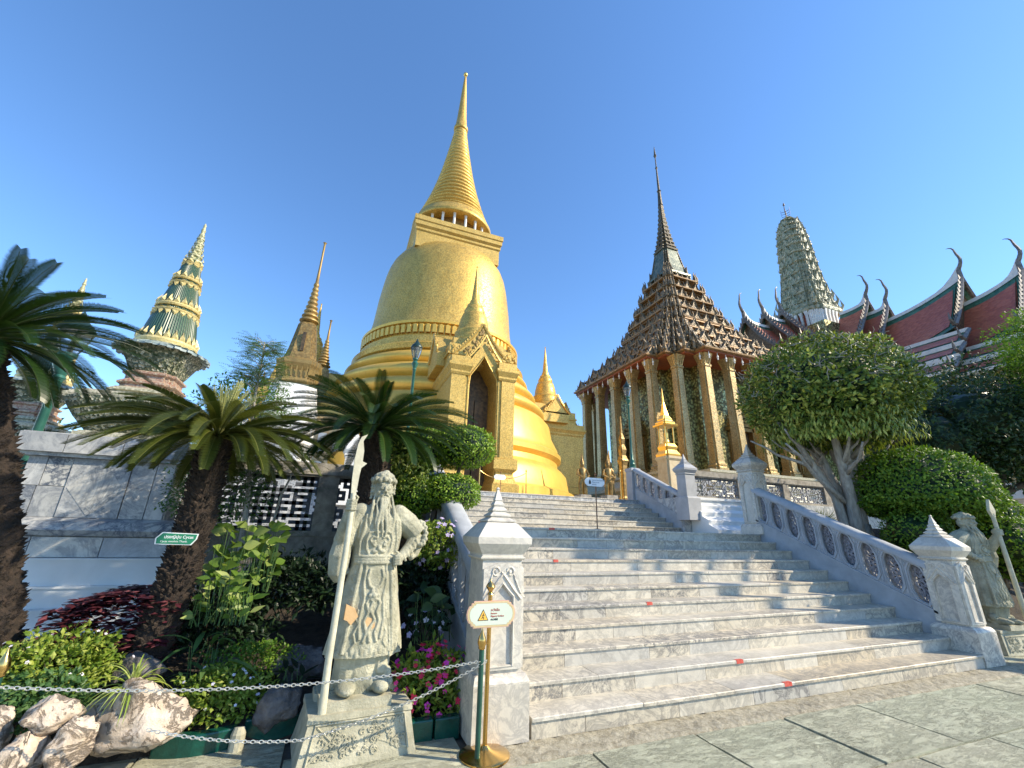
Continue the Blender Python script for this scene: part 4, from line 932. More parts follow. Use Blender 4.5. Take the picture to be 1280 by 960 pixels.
# ================================================================ tiled tower chedis on the left
def green_tower(cx, cy, z0, label, k=1.0):
    r = thing('tiled_spire_tower', label, 'tower', (cx, cy, z0), 'green tiled spire towers behind the marble pedestal')
    P = lambda pr: [(a*k, z0+(z-1.5)*k) for a, z in pr]; q12 = redent(2, .16)
    m = MB(); m.loft(q12, P([(1.3, 1.5), (1.3, 1.9), (1.15, 2.0), (1.15, 2.4), (1.25, 2.45), (1.25, 2.6), (.95, 2.7), (.95, 3.3)]), (cx, cy, 0)); m.build('base', 'porcelain_cream', r)
    m = MB(); m.loft(q12, P([(.62, 3.1), (.70, 3.3), (.95, 3.62), (1.12, 3.9), (1.16, 4.0), (1.12, 4.02)]), (cx, cy, 0)); m.build('tray', 'porcelain', r)
    m = MB(); m.loft(q12, P([(1.16, 4.0), (1.18, 4.04), (1.18, 4.1), (1.0, 4.16), (.6, 4.2), (.60, 4.28), (.66, 4.3), (.66, 4.36), (.56, 4.4)]), (cx, cy, 0)); m.build('shelf', 'porcelain_cream', r)
    m = MB(); m.loft(q12, P([(.50, 4.36), (.50, 4.48), (.56, 4.52), (.56, 4.56), (.46, 4.62), (.46, 4.72), (.52, 4.76), (.52, 4.80), (.44, 4.84)]), (cx, cy, 0)); m.build('waist', 'porcelain_red', r)
    m = MB(); m.loft(redent(2, .14), P([(.42, 4.82), (.48, 4.95), (.62, 5.28), (.70, 5.42), (.74, 5.46)]), (cx, cy, 0)); m.build('capital', 'porcelain', r)
    m = MB()
    for j in range(44):
        a = 2*pi*j/44; m.M = Matrix.Translation((cx, cy, 0)) @ Matrix.Rotation(a, 4, 'Z')
        L = (.95 if j % 2 else .90)
        m.add([(.45*k, -.05*k, z0+(5.62-1.5)*k), (.45*k, .05*k, z0+(5.62-1.5)*k), (L*k, .062*k, z0+(5.40-1.5)*k), (L*k, -.062*k, z0+(5.40-1.5)*k), (.45*k, -.05*k, z0+(5.56-1.5)*k), (.45*k, .05*k, z0+(5.56-1.5)*k), (L*k, .062*k, z0+(5.35-1.5)*k), (L*k, -.062*k, z0+(5.35-1.5)*k)], [(0,3,2,1),(4,5,6,7),(3,7,6,2),(0,4,7,3),(1,2,6,5)])
    m.M = None; m.build('eave', 'eave_tile', r)
    m = MB(); m.lathe(P([(.60, 5.52), (.60, 5.6), (.57, 5.66), (.56, 5.8), (.50, 6.15), (.44, 6.5), (.41, 6.62), (.39, 6.8), (.32, 7.15), (.28, 7.35), (.27, 7.5), (.18, 8.05)]), (cx, cy, 0), 64, r=.5); m.build('ribbed_cone', 'green_rib', r, 60)
    for (z, rr, hh) in ((5.62, .615, .14), (6.48, .475, .07), (6.64, .452, .09), (7.32, .325, .06), (7.46, .302, .07), (7.95, .215, .05)):
        m = MB(); m.lathe(P([(rr-.04, z-hh*.5), (rr, z-hh*.5), (rr+.02, z), (rr-.005, z+hh*.4), (rr-.05, z+hh*.42)]), (cx, cy, 0), 40, r=.4)
        n = int(rr*40)
        for j in range(n):
            a = 2*pi*j/n; 
            for sg in ((1, -1) if z > 6 else (1,)):
                m.M = Matrix.Translation((cx, cy, z0+(z+sg*hh*.4-1.5)*k)) @ Matrix.Rotation(a, 4, 'Z'); w = pi*rr/n*.86*k; R1 = (rr-.01)*k; h = .25*k*sg*(rr/.55)**.5*(1 if (z, sg) not in ((6.48, 1), (6.64, -1), (7.32, 1), (7.46, -1)) else .15)
                m.add([(R1, -w, 0), (R1, w, 0), (R1-.02*k, w*.75, h*.35), (R1-.03*k, w*.3, h*.6), (R1-.05*k, 0, h), (R1-.03*k, -w*.3, h*.6), (R1-.02*k, -w*.75, h*.35), (R1+.04*k, 0, h*.3)],
                      [(0,1,7),(1,2,7),(2,3,7),(3,4,7),(4,5,7),(5,6,7),(6,0,7)])
        m.M = None; m.build('flower_band', 'porcelain_gold', r)
    m = MB(); pr = []; z = 8.02; w = .20
    for i in range(7): pr += [(w*.75, z), (w, z+.03), (w*1.0, z+.08), (w*.7, z+.13)]; z += .165; w *= .80
    pr += [(.03, z), (.035, z+.06), (.005, z+.14)]
    m.lathe(P(pr), (cx, cy, 0), 24)
    for i in range(5):
        zz = 8.1+i*.165; rr = .20*.8**i
        for j in range(8): a = 2*pi*j/8; m.M = Matrix.Translation((cx, cy, z0+(zz-1.5)*k)) @ Matrix.Rotation(a, 4, 'Z'); m.add([(rr*k, -.05*k, 0), (rr*k, .05*k, 0), (rr*k*.95, 0, .12*k), (rr*k*1.15, 0, .02)], [(0,3,2),(3,1,2)])
    m.M = None; m.build('finial', 'porcelain_green', r, 50)
    return r
green_tower(-4.45, 12.0, 1.5, 'green ribbed cone tower with yellow porcelain flower bands rising whole above the marble pedestal')
green_tower(-7.45, 14.0, 1.5, 'green ribbed cone tower behind the cycad at the left edge', .83)
# ---------------------------------------------------------------- gilded redented chedis
def gilded(cx, cy, z0, zb, zt, r0, label, body='gold_old'):
    r = thing('gilded_chedi', label, 'chedi', (cx, cy, z0), 'slender gilded chedis on white bases')
    q = redent(3, .13); m = MB(); m.loft(q, [(r0*1.7, z0), (r0*1.7, z0+1), (r0*1.45, z0+1.2), (r0*1.45, z0+2.2), (r0*1.3, z0+2.4), (r0*1.3, zb-1.4), (r0*1.2, zb-1.3), (r0*1.1, zb-.5)], (cx, cy, 0)); m.build('white_base', 'white_plaster', r)
    m = MB(); m.loft(q, [(r0*.95, zb-.5), (r0*1.02, zb-.4), (r0*.92, zb-.1), (r0*.92, zb+.15), (r0*1.1, zb+.45), (r0*1.12, zb+.6), (r0*.85, zb+.75)], (cx, cy, 0)); 
    for (x, y, nx, ny, L) in rim_points(r0*.95, q, .16): m.tube([(cx+x, cy+y, zb-.15), (cx+x*1.12, cy+y*1.12, zb+.3)], [.05, .03], 4)
    m.build('lotus_band', 'gold_dull', r)
    h = zt-zb; m = MB(); m.loft(q, [(r0*.85, zb+.7), (r0*.72, zb+1.1), (r0*.58, zb+1.9), (r0*.48, zb+2.5), (r0*.42, zb+2.6), (r0*.3, zb+2.7)], (cx, cy, 0)); m.build('bell', body, r)
    m = MB(); m.cbox(cx-.0, cy-r0*.66, zb+1.1, .07, .1, .9); m.build('niche', 'door_dark', r)
    m = MB(); z = zb+2.7; w = r0*.52; pr = []
    n = 9; hh = h*.30/n
    for i in range(n): pr += [(w*.72, z), (w, z+hh*.3), (w, z+hh*.5), (w*.7, z+hh*.95)]; z += hh; w *= .86
    pr += [(w*.7, z), (w*.5, z+h*.12), (w*.45, zt-h*.12), (.05, zt-.12), (.09, zt-.06), (.01, zt)]
    m.lathe(pr, (cx, cy, 0), 20); m.build('spire', 'gold_dull', r, 50); return r
gilded(-2.45, 20.0, 2.7, 7.75, 15.0, .80, 'slender gilded chedi with a thin spire on a white base behind the palm crowns')
gilded(-1.95, 25.5, 2.7, 7.6, 13.4, .80, 'smaller gilded chedi half hidden behind the slender gilded one')
# far pale building between palm crowns
r = thing('yellow_building', 'low cream and yellow building with white shutters behind the openwork parapet', 'building', (.2, 22, 2.7))
m = MB(); m.box(-1.6, 2.0, 21, 24, 2.7, 6.1, .4); m.box(-1.8, 2.2, 20.8, 24.2, 6.1, 6.35, .8); m.build('wall', 'yellow_plaster', r)
for i in range(6):
    x = -1.5+i*.65; m = MB(); m.box(x, x+.16, 20.85, 21.1, 2.7, 6.1); m.build('pilaster', 'yellow_plaster', r)
    m = MB(); m.box(x+.24, x+.58, 20.95, 21.02, 3.3, 4.3); m.box(x+.24, x+.58, 20.95, 21.02, 4.7, 5.6); m.build('shutter', 'white_paint', r)
r = thing('white_building', 'white plastered low building behind the cycad crowns', 'building', (-5, 19, 2.7))
m = MB(); m.box(-4.6, -1.6, 17.4, 18.8, 2.7, 4.9); m.box(-4.75, -1.45, 17.3, 18.9, 4.9, 5.05); m.build('wall', 'white_plaster', r)
m = MB(); [m.box(-4.4+i*.5, -4.15+i*.5, 17.33, 17.42, 3.2, 4.4) for i in range(6)]; m.build('panelling', 'white_paint', r)
# columned gallery at the far right
r = thing('columned_pavilion', 'distant pavilion with gilded square columns beneath the dark tree at the right edge', 'building', (26, 8.7, 2.7))
m = MB(); m.box(25.0, 30, 6.5, 10.2, 3.3, 3.9); m.build('plinth', 'white_plaster', r)
m = MB(); m.box(26.2, 30, 6.5, 10.2, 3.9, 7.5); m.build('wall', 'mosaic_wall', r)
for i in range(6):
    m = MB(); m.loft(SQ, [(.24, 3.9), (.18, 4.1), (.17, 7.2), (.26, 7.5)], (25.6, 6.8+i*.65, 0)); m.build('column', 'gold_column', r)
m = MB(); m.box(25.0, 30, 6.4, 10.4, 7.5, 7.9); m.build('roof', 'tile_red', r)
# little gilt shrine and other gilt things on the terrace
r = thing('gilt_shrine', 'small gilded spired pavilion on a stone pillar before the columned hall', 'shrine', (13.7, 15.2, 2.7))
sx, sy = 13.62, 15.2
m = MB(); m.loft(redent(1, .2), [(.48, 2.7), (.48, 3.1), (.40, 3.2), (.38, 4.7), (.45, 4.8), (.45, 4.9)], (sx, sy, 0)); m.build('pillar', 'yellow_plaster', r)
m = MB(); m.loft(redent(1, .2), [(.40, 4.9), (.42, 5.0), (.30, 5.2), (.34, 5.35), (.26, 5.5)], (sx, sy, 0)); m.build('base', 'gold_bright', r)
for a in (-1, 1):
    for b in (-1, 1): m = MB(); m.tube([(sx+a*.22, sy+b*.22, 5.5), (sx+a*.22, sy+b*.22, 6.35)], .035, 6); m.build('post', 'gold_bright', r)
m = MB(); m.lathe([(.10, 5.5), (.14, 5.6), (.09, 5.8), (.10, 6.0), (.05, 6.2)], (sx, sy, 0), 10); m.build('figure', 'gold_bright', r)
m = MB(); m.loft(redent(1, .2), [(.42, 6.32), (.44, 6.38), (.34, 6.45), (.35, 6.5), (.25, 6.6), (.26, 6.65), (.15, 6.85), (.10, 7.1), (.04, 7.5), (.005, 8.2)], (sx, sy, 0)); m.build('roof', 'gold_bright', r)
def finialpost(x, y, h, label):
    m = MB(); m.loft(redent(1, .2), [(.22, 0), (.22, .5), (.16, .6), (.15, h*.45), (.22, h*.5), (.12, h*.56), (.16, h*.62), (.09, h*.68), (.12, h*.74), (.05, h*.8), (.015, h)], (x, y, 2.7), r=.4)
    solo('gilt_finial_stand', m, 'gold_old', label, 'stand', (x, y, 2.7))
finialpost(12.9, 17.6, 4.6, 'tall gilt finial stand left of the small gilded pavilion')
finialpost(11.6, 16.9, 2.6, 'short gilt finial stand by the street lamp foot')
def guard(x, y, label):
    r = thing('gilt_figure', label, 'statue', (x, y, 2.7), 'gilt standing figures by the stair head')
    m = MB(); m.cbox(x, y, 2.7, .25, .25, .35); m.build('pedestal', 'old_stone', r)
    m = MB(); m.tube([(x-.1, y, 3.05), (x-.1, y, 3.5), (x, y, 3.75)], [.07, .09, .12], 6); m.tube([(x+.1, y, 3.05), (x+.1, y, 3.5), (x, y, 3.75)], [.07, .09, .12], 6)
    m.tube([(x, y, 3.6), (x, y, 3.85), (x, y, 4.1), (x, y, 4.2)], [.13, .13, .17, .06], 8); m.ell((x, y, 4.3), .10, .10, .13, 10, 7); m.lathe([(.11, 4.36), (.05, 4.5), (.01, 4.75)], (x, y, 0), 8)
    m.tube([(x-.18, y, 4.08), (x-.28, y-.08, 3.85), (x-.12, y-.2, 3.75)], [.05, .045, .035], 6); m.tube([(x+.18, y, 4.08), (x+.28, y-.08, 3.85), (x+.12, y-.2, 3.75)], [.05, .045, .035], 6); m.build('figure_body', 'gold_old', r, 60)
guard(9.35, 15.6, 'dark gilt standing figure right of the small white notice at the stair head')
guard(10.35, 15.2, 'dark gilt standing figure nearest the head of the upper balustrade')
# ================================================================ vegetation
V = Vector
def rdir():
    z = U(-1, 1); a = U(0, 2*pi); r = sqrt(1-z*z); return V((r*cos(a), r*sin(a), z))
def ribbon(m, pts, w, up=V((0,0,1)), r=None, fold=.25):
    P = [V(p) for p in pts]; n = len(P); vs = []; fs = []
    for i in range(n):
        t = (P[min(i+1, n-1)]-P[max(i-1, 0)]).normalized(); s = t.cross(up)
        s = s.normalized() if s.length > 1e-4 else V((1,0,0)); nn = s.cross(t)
        ww = w[i] if isinstance(w, list) else w*(1-(i/(n-1))**2.5)*min(1, .35+i*.5)
        vs += [tuple(P[i]+s*ww/2+nn*ww*fold), tuple(P[i]), tuple(P[i]-s*ww/2+nn*ww*fold)]
    for i in range(n-1): a = i*3; fs += [(a, a+1, a+4, a+3), (a+1, a+2, a+5, a+4)]
    m.add(vs, fs, r)
def crown_leaves(m, c, rx, ry, rzu, rzd, n, L, W, shell=.16, up=.0, seed=1, bump=.06, pw=2.0, floor=None, out=.55, cut=None):
    """leaves on the outer shell of a clipped dome"""
    c = V(c)
    for _ in range(n):
        d = rdir(); rz = rzu if d.z > 0 else rzd
        e = (abs(d.x)**pw+abs(d.y)**pw+abs(d.z)**pw)**(1/pw); d2 = d/e
        k = 1-abs(random.gauss(0, 1))*shell+bump*noise.noise(d*3+V((seed, 0, 0)))*2
        p = c+V((d2.x*rx*k, d2.y*ry*k, d2.z*rz*k))
        if floor is not None and p.z < floor: p.z = floor+U(-.05, .12)
        nrm = V((d2.x/rx, d2.y/ry, d2.z/rz)).normalized()
        t = (nrm*out+rdir()*.8+V((0,0,up))).normalized()
        s = U(.7, 1.25); m.leaf(p, t, nrm+rdir()*.3, L*s, W*s, .2)
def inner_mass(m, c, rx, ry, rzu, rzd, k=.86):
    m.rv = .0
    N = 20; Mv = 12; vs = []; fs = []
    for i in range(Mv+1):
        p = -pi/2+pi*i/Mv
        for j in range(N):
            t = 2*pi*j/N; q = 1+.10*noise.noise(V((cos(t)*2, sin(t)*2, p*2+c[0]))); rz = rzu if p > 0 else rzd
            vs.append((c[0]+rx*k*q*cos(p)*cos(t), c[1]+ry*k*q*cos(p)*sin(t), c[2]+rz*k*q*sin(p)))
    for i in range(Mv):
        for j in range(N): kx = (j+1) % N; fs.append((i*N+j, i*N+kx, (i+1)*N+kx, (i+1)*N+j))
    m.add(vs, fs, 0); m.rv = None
def wob(a, b, n, amp, r0, r1, m, seg=7, sag=0, mat=None):
    a, b = V(a), V(b); pts = []; rr = []
    o = V((U(0,9), U(0,9), U(0,9)))
    for i in range(n+1):
        t = i/n; p = a.lerp(b, t); e = sin(pi*t)
        p += V((noise.noise(o+V((t*2.3,0,0))), noise.noise(o+V((0,t*2.3,5))), noise.noise(o+V((3,0,t*2.3)))*.6))*amp*e+V((0,0,-sag*e)); pts.append(p); rr.append(r0+(r1-r0)*t)
    m.tube(pts, rr, seg); return pts

# ---- the big clipped round tree
random.seed(61)
TC = V((9.86, 5.84, 4.62))
tr = thing('round_tree', 'large dome clipped tree with a pale many stemmed trunk behind the right balustrade', 'tree', (10.15, 5.98, 1.6))
m = MB(); b = V((10.15, 5.98, 1.35))
m.tube([b, b+V((0,0,.3)), b+V((0,0,.55))], [.34, .27, .24], 10)
stems = []
for i, (dx, dy, tz, r) in enumerate([(-.95, .2, 3.7, .10), (-.55, -.35, 3.8, .12), (-.28, .25, 3.9, .10), (.02, -.3, 4.1, .13), (.3, .2, 4.0, .11), (.62, -.15, 4.1, .12), (.95, .3, 3.9, .09), (.1, .6, 4.1, .10)]):
    st = b+V((dx*.16, dy*.22, .1)); mid = b+V((dx*.35, dy*.4, 1.1)); e = V((b.x-.15+dx*1.3, b.y+dy*1.5, tz+.30))
    m.tube([st, st.lerp(mid, .5)+V((U(-.04,.04),U(-.04,.04),0)), mid, mid.lerp(e, .35)+V((U(-.08,.08),U(-.08,.08),.05)), mid.lerp(e, .7)+V((U(-.1,.1),U(-.1,.1),.08)), e], [r*1.15, r, r*.9, r*.72, r*.55, r*.35], 8)
    for q in range(3): 
        s0 = mid.lerp(e, U(.2,.6)); wob(s0, s0+V((dx*.9+U(-.5,.5), dy*.8+U(-.6,.6), U(.4,.9))), 4, .2, r*.42, .015, m, 6)
wob(b+V((-.1,0,.9)), b+V((-2.1,-.3,2.0)), 6, .25, .06, .02, m, 6)
m.build('trunk', 'bark_grey', tr, 180)
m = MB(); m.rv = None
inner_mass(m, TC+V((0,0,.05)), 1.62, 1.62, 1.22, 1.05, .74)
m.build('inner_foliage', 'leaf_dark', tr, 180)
m = MB(); crown_leaves(m, TC, 1.64, 1.64, 1.28, 1.12, 15000, .12, .052, .10, -.10, 7, .06, 2.2)
for _ in range(2600):   # long leaves hanging from the lower rim
    a = U(0, 2*pi); k = U(.45, .98); p = TC+V((1.56*k*cos(a), 1.56*k*sin(a), U(-1.12, -.6)+ (1-k)*.1)); m.leaf(p, V((U(-.5,.5), U(-.5,.5), -1)), V((cos(a), sin(a), .2)), U(.09,.16), U(.03,.05), .2, r=U(.4, 1))
m.build('crown', 'leaf_tree', tr)
m = MB()
for _ in range(420):    # bare twigs over the clipped surface
    d = rdir(); 
    if d.z < -.2: continue
    e = (abs(d.x)**2.35+abs(d.y)**2.35+abs(d.z)**2.35)**(1/2.35); d = d/e; p = TC+V((d.x*1.66, d.y*1.66, d.z*(1.29 if d.z > 0 else .95)))
    t = rdir(); t = (t-d*t.dot(d)).normalized(); pts = [p]
    for q in range(4): t = (t+rdir()*.7).normalized(); pts.append(pts[-1]+t*.07)
    m.tube(pts, [.009, .009, .008, .006, .004], 4)
m.build('twigs', 'twig_grey', tr)['kind'] = 'stuff'

def clipped(name, label, cat, base, lobes, mat, nper, L, W, group=None, trunk=True, core='leaf_dark', shell=.06, bark='bark_dark', low=.82):
    r = thing(name, label, cat, base, group)
    if trunk:
        m = MB()
        for (c, rx, rz) in lobes: wob((base[0], base[1], base[2]-.1), (c[0], c[1], c[2]-rz*.3), 5, .25, max(.03, rx*.10), max(.015, rx*.05), m, 6)
        m.build('trunk', bark, r, 180)
    for (c, rx, rz) in lobes:
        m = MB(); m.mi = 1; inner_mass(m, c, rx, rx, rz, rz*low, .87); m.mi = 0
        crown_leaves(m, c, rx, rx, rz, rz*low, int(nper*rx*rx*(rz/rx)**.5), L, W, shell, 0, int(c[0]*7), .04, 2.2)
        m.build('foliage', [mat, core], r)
    return r
random.seed(63)
clipped('dome_hedge', 'broad smooth dome shaped hedge between the round tree and the right hand statue', 'hedge', (10.95, 5.1, 1.0), [((10.86, 5.06, 2.42), 1.10, .96)], 'leaf_hedge', 12000, .075, .04, low=.50)
clipped('low_hedge', 'low dark clipped bush under the broad dome hedge', 'bush', (10.3, 5.0, .9), [((10.15, 4.98, 1.72), .50, .44)], 'leaf_hedge', 8500, .06, .034)
clipped('sloping_hedge', 'bright sloping clipped bush behind the head of the right hand statue', 'bush', (12.2, 4.8, .9), [((12.25, 4.95, 2.1), .75, .55), ((12.7, 4.75, 1.7), .75, .5)], 'leaf_hedge', 6800, .075, .04)
clipped('side_hedge', 'yellow green clipped bush right of the right hand statue', 'bush', (11.6, 4.2, .7), [((11.45, 4.22, 1.62), .52, .42), ((12.0, 4.3, 1.3), .6, .45)], 'leaf_hedge', 8000, .07, .038)
def loose_tree(name, label, base, lobes, mat, L, W, dens, core=True, bark='bark_dark'):
    r = thing(name, label, 'tree', base); m = MB()
    for (c, rr, rz) in lobes: wob(base, c, 6, .5, .14, .04, m, 7)
    m.build('trunk', bark, r, 180); m = MB()
    for (c, rr, rz) in lobes:
        for _ in range(int(dens*rr*rr)):
            d = rdir(); k = U(.45, 1.0)**.6*(1+.45*noise.noise(d*2.2+V(c))); p = V(c)+V((d.x*rr*k, d.y*rr*k, d.z*rz*k))
            if noise.noise(p*1.6) < -.22: continue
            s = U(.7, 1.3); m.leaf(p, (d*.3+rdir()+V((0,0,-.1))).normalized(), d+V((0,0,.6))+rdir()*.4, L*s, W*s, .2)
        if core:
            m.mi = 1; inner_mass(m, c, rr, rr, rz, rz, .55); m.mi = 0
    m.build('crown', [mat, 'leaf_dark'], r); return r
random.seed(65)
loose_tree('dense_tree', 'dark dense evergreen tree behind the dome hedge below the red roof', (15.6, 6.3, 1.6),
    [((14.5, 6.3, 4.1), 1.5, 1.25), ((15.6, 5.7, 4.7), 1.6, 1.35), ((16.6, 5.3, 4.6), 1.6, 1.5), ((17.4, 6.6, 5.4), 1.7, 1.5), ((15.0, 6.6, 3.3), 1.5, .9), ((16.0, 7.6, 4.9), 1.5, 1.5), ((17.5, 5.2, 3.9), 1.3, .9)], 'leaf_dark', .13, .055, 2100)
loose_tree('bright_tree', 'sunlit light green tree cut by the right edge of the view', (17.0, 3.5, 0),
    [((15.3, 3.75, 6.15), .95, .75), ((16.3, 3.9, 6.7), 1.2, .9), ((15.9, 3.9, 5.3), 1.1, .6), ((17.6, 4.0, 7.0), 1.3, 1.0), ((16.9, 4.2, 5.7), 1.1, .7), ((14.9, 4.15, 5.75), .55, .35)], 'leaf_bright', .10, .035, 2700, False)
loose_tree('shade_tree', 'leafy tree standing just outside the view that throws the shade across the upper steps', (12.4, 1.4, 0),
    [((11.7, 1.9, 8.3), .36, .30), ((12.0, 2.0, 7.65), .46, .38), ((12.7, 2.3, 7.2), .46, .38), ((13.4, 2.4, 7.05), .46, .38), ((14.1, 2.45, 7.0), .42, .36)], 'leaf_tree', .17, .09, 5200, True)
tall = loose_tree('background_tree', 'dark tree filling the gap behind the cycad crowns on the left', (-9.5, 16, 2.5), [((-9.6, 16, 4.0), 1.5, 1.2)], 'leaf_dark', .16, .07, 900)
# dry clump by the parapet
random.seed(66); m = MB()
for _ in range(420): d = V((U(-1,1), U(-1,1), U(.1,1.3))).normalized(); p = V((12.95, 8.5, 1.9)); m.leaf(p+d*U(0,.35), d, rdir(), U(.15,.3), .02, .1)
solo('dry_shrub', m, 'leaf_new', 'small dry brown shrub at the foot of the pierced parapet', 'shrub', (12.95, 8.5, 1.65))

# ---- cycads
def cycad(label, base, top, r0, r1, n, L, mat, seed, new=0, emin=-35, etop=66):
    random.seed(seed); r = thing('cycad_palm', label, 'palm', base, 'cycad palms in the planting bed'); base, top = V(base), V(top)
    m = MB(); pts = []; rr = []
    for i in range(15): t = i/14; p = base.lerp(top, t); p += V((sin(t*pi)*.06, 0, 0)); pts.append(p); rr.append((r0+(r1-r0)*t)*(1+.06*sin(i*2.3)))
    m.tube(pts, rr, 16)
    for i in range(1500):   # old leaf bases
        t = U(0, 1); k = t*14; a = int(min(13, k)); p = pts[a].lerp(pts[a+1], k-a); R = rr[a]+(rr[a+1]-rr[a])*(k-a); th = U(0, 2*pi); d = V((cos(th), sin(th), 0)); q = p+d*R*.93
        s = V((-sin(th), cos(th), 0)); w = U(.018, .034); l = U(.03, .06)
        m.add([tuple(q-s*w), tuple(q+s*w), tuple(q+V((0,0,-w*1.2))), tuple(q+d*l+V((0,0,l*U(.3,1)))), tuple(q+V((0,0,w)))], [(0,2,3),(2,1,3),(1,4,3),(4,0,3)])
    m.build('trunk', 'bark_cycad', r)
    ga = 2.399963
    for i in range(n):
        f = (i+.5)/n; e0 = radians(etop-(etop-emin*.4)*f**.85+U(-6,6)); az = i*ga+U(-.2,.2); l = L*(.72+.35*sin(pi*min(1, f*1.1)))*U(.92, 1.06); bend = radians(40+16*f+U(-10,14))
        K = 22; P = [top+V((0,0,.02))]; T_ = []
        for k in range(K):
            t = k/(K-1); el = e0-bend*t**1.4; d = V((cos(az)*cos(el), sin(az)*cos(el), sin(el))); T_.append(d); P.append(P[-1]+d*l/K)
        m = MB(); m.rv = U(0, .75)
        m.tube(P[:-1], [max(.0025, .010*(1-k/K)) for k in range(K)], 4, r=.95)
        per = 5
        for k in range(3, K):
            for q in range(per):
                t = (k+q/per)/K; p = P[k].lerp(P[k+1] if k+1 < len(P) else P[k], q/per); d = T_[min(k, K-1)]; side = d.cross(V((0,0,1)));
                side = side.normalized() if side.length > 1e-3 else V((1,0,0)); up = side.cross(d)
                ll = .125*(sin(pi*min(1, (t-.08)/.98))**.55 if t > .1 else .3)*(L/1.25)*U(.92, 1.06); w = .0075
                for sg in (-1, 1):
                    dd = (side*sg*.72+d*.60+up*.45).normalized(); a = p; b_ = p+dd*ll*.6-V((0,0,.002)); c_ = p+dd*ll+V((0,0,-ll*.12))
                    wv = d*w
                    m.add([tuple(a-wv*.5), tuple(a+wv*.5), tuple(b_+wv*.55), tuple(b_-wv*.55), tuple(c_)], [(0,1,2,3),(3,2,4)], max(0, min(1, m.rv+U(-.15,.15))))
        m.build('frond', mat, r)
    for i in range(new):
        az = U(0, 2*pi); el = radians(U(66, 88)); m = MB(); P = [top]; l = U(.38, .62)
        for k in range(8): d = V((cos(az)*cos(el), sin(az)*cos(el), sin(el))); P.append(P[-1]+d*l/8); el -= radians(U(0,4))
        m.tube(P, [.010]*5+[.007, .005, .003, .001], 5)
        for k in range(2, 8):
            for q in range(3):
                p = P[k].lerp(P[k+1], q/3)
                for sg in (-1, 1): dd = (V((-sin(az), cos(az), 0))*sg*.25+V((0,0,1))).normalized(); m.leaf(p, dd, V((cos(az), sin(az), 0)), .07, .008, .1)
        m.build('new_frond', 'leaf_new', r)
    return r
cycad('dark cycad palm with a rough black trunk cut by the left edge', (-2.22, 5.0, .2), (-3.02, 4.75, 3.02), .155, .115, 84, 1.16, 'leaf_cycad', 3)
cycad('olive green cycad palm with pale new shoots and a green name plate', (-1.36, 5.0, .2), (-1.22, 5.0, 2.38), .14, .125, 92, 1.14, 'leaf_cycad_olive', 8, 40, -14, 36)
cycad('dark cycad palm directly behind the bearded statue', (.38, 5.55, .2), (.31, 5.45, 2.70), .20, .17, 92, 1.24, 'leaf_cycad', 12, 0, -14, 50)

# ---- cloud clipped bushes beside the stair
random.seed(70)
clipped('topiary_tree', 'cloud clipped topiary with stacked round pads beside the left stair balustrade', 'tree', (1.0, 6.3, .7),
    [((1.62, 6.1, 2.72), .48, .34), ((1.08, 6.3, 2.66), .40, .36), ((.80, 6.6, 2.55), .42, .4), ((1.45, 6.0, 2.06), .42, .27), ((.98, 6.15, 2.02), .36, .30), ((.75, 6.2, 1.7), .36, .3)], 'leaf_topiary', 21000, .042, .024, shell=.07)
m = MB()
for _ in range(900): p = V((.75+U(-.35,.35), 5.9+U(-.2,.3), 2.35+U(-.3,.3))); m.leaf(p, rdir(), V((0,-1,0)), .07, .028, .2)
solo('olive_shrub', m, 'leaf_tree', 'thin grey green shrub showing between the cycad trunk and the round pads', 'shrub', (.75, 5.9, 1.4))

def flower(m, p, n, s, k=5, r=None):
    n = n.normalized(); a = n.orthogonal().normalized(); b_ = n.cross(a); r = rnd() if r is None else r
    for i in range(k):
        th = 2*pi*i/k+U(-.1,.1); d = a*cos(th)+b_*sin(th); q = n.cross(d)
        m.add([tuple(p), tuple(p+d*s*.6+q*s*.38+n*s*.1), tuple(p+d*s+n*s*.05), tuple(p+d*s*.6-q*s*.38+n*s*.1)], [(0,1,2,3)], r)
def leafy(name, label, cat, c, rx, ry, rz, n, L, W, mat, flowers=(), seed=1, group=None, hemi=True, base=None):
    random.seed(seed); c = V(c); r = thing(name, label, cat, base or (c.x, c.y, c.z-.05), group)
    m = MB()
    for _ in range(n):
        d = rdir(); d.z = abs(d.z) if hemi else d.z; k = U(.25, 1)**.5*(1+.35*noise.noise(d*2.5+c)); p = c+V((d.x*rx*k, d.y*ry*k, d.z*rz*k)); s = U(.65, 1.3)
        m.leaf(p, (d*.5+rdir()*.8+V((0,-.2,.1))).normalized(), V((0,-.4,.9))+rdir()*.4, L*s, W*s, .25)
    m.build('foliage', mat, r)
    m = MB()
    for _ in range(14): d = rdir(); d.z = abs(d.z)+.3; m.tube([tuple(c+V((U(-.1,.1)*rx, U(-.1,.1)*ry, -.12))), tuple(c+V((d.x*rx*.7, d.y*ry*.7, d.z*rz*.6)))], [.006, .003], 4)
    m.build('stems', 'bark_dark', r)
    if flowers:
        for (mat_, k, s) in flowers:
            m = MB()
            for _ in range(k):
                d = rdir(); d.z = abs(d.z) if hemi else d.z; d.y = -abs(d.y)*.9; d.normalize(); p = c+V((d.x*rx, d.y*ry, d.z*rz))*U(.9, 1.12); flower(m, p, d+V((0,-.3,.3))+rdir()*.3, s*U(.8,1.2))
            m.build('blossom', mat_, r)
    return r
leafy('periwinkle_bush', 'flowering bush with pink and magenta blossoms between the statue and the stair post', 'flowers', (1.00, 4.33, .13), .47, .24, .46, 1500, .075, .03, 'leaf_yellow', [('petal_pink', 52, .026), ('petal_red', 52, .026)], 5, base=(.98, 4.33, .05))
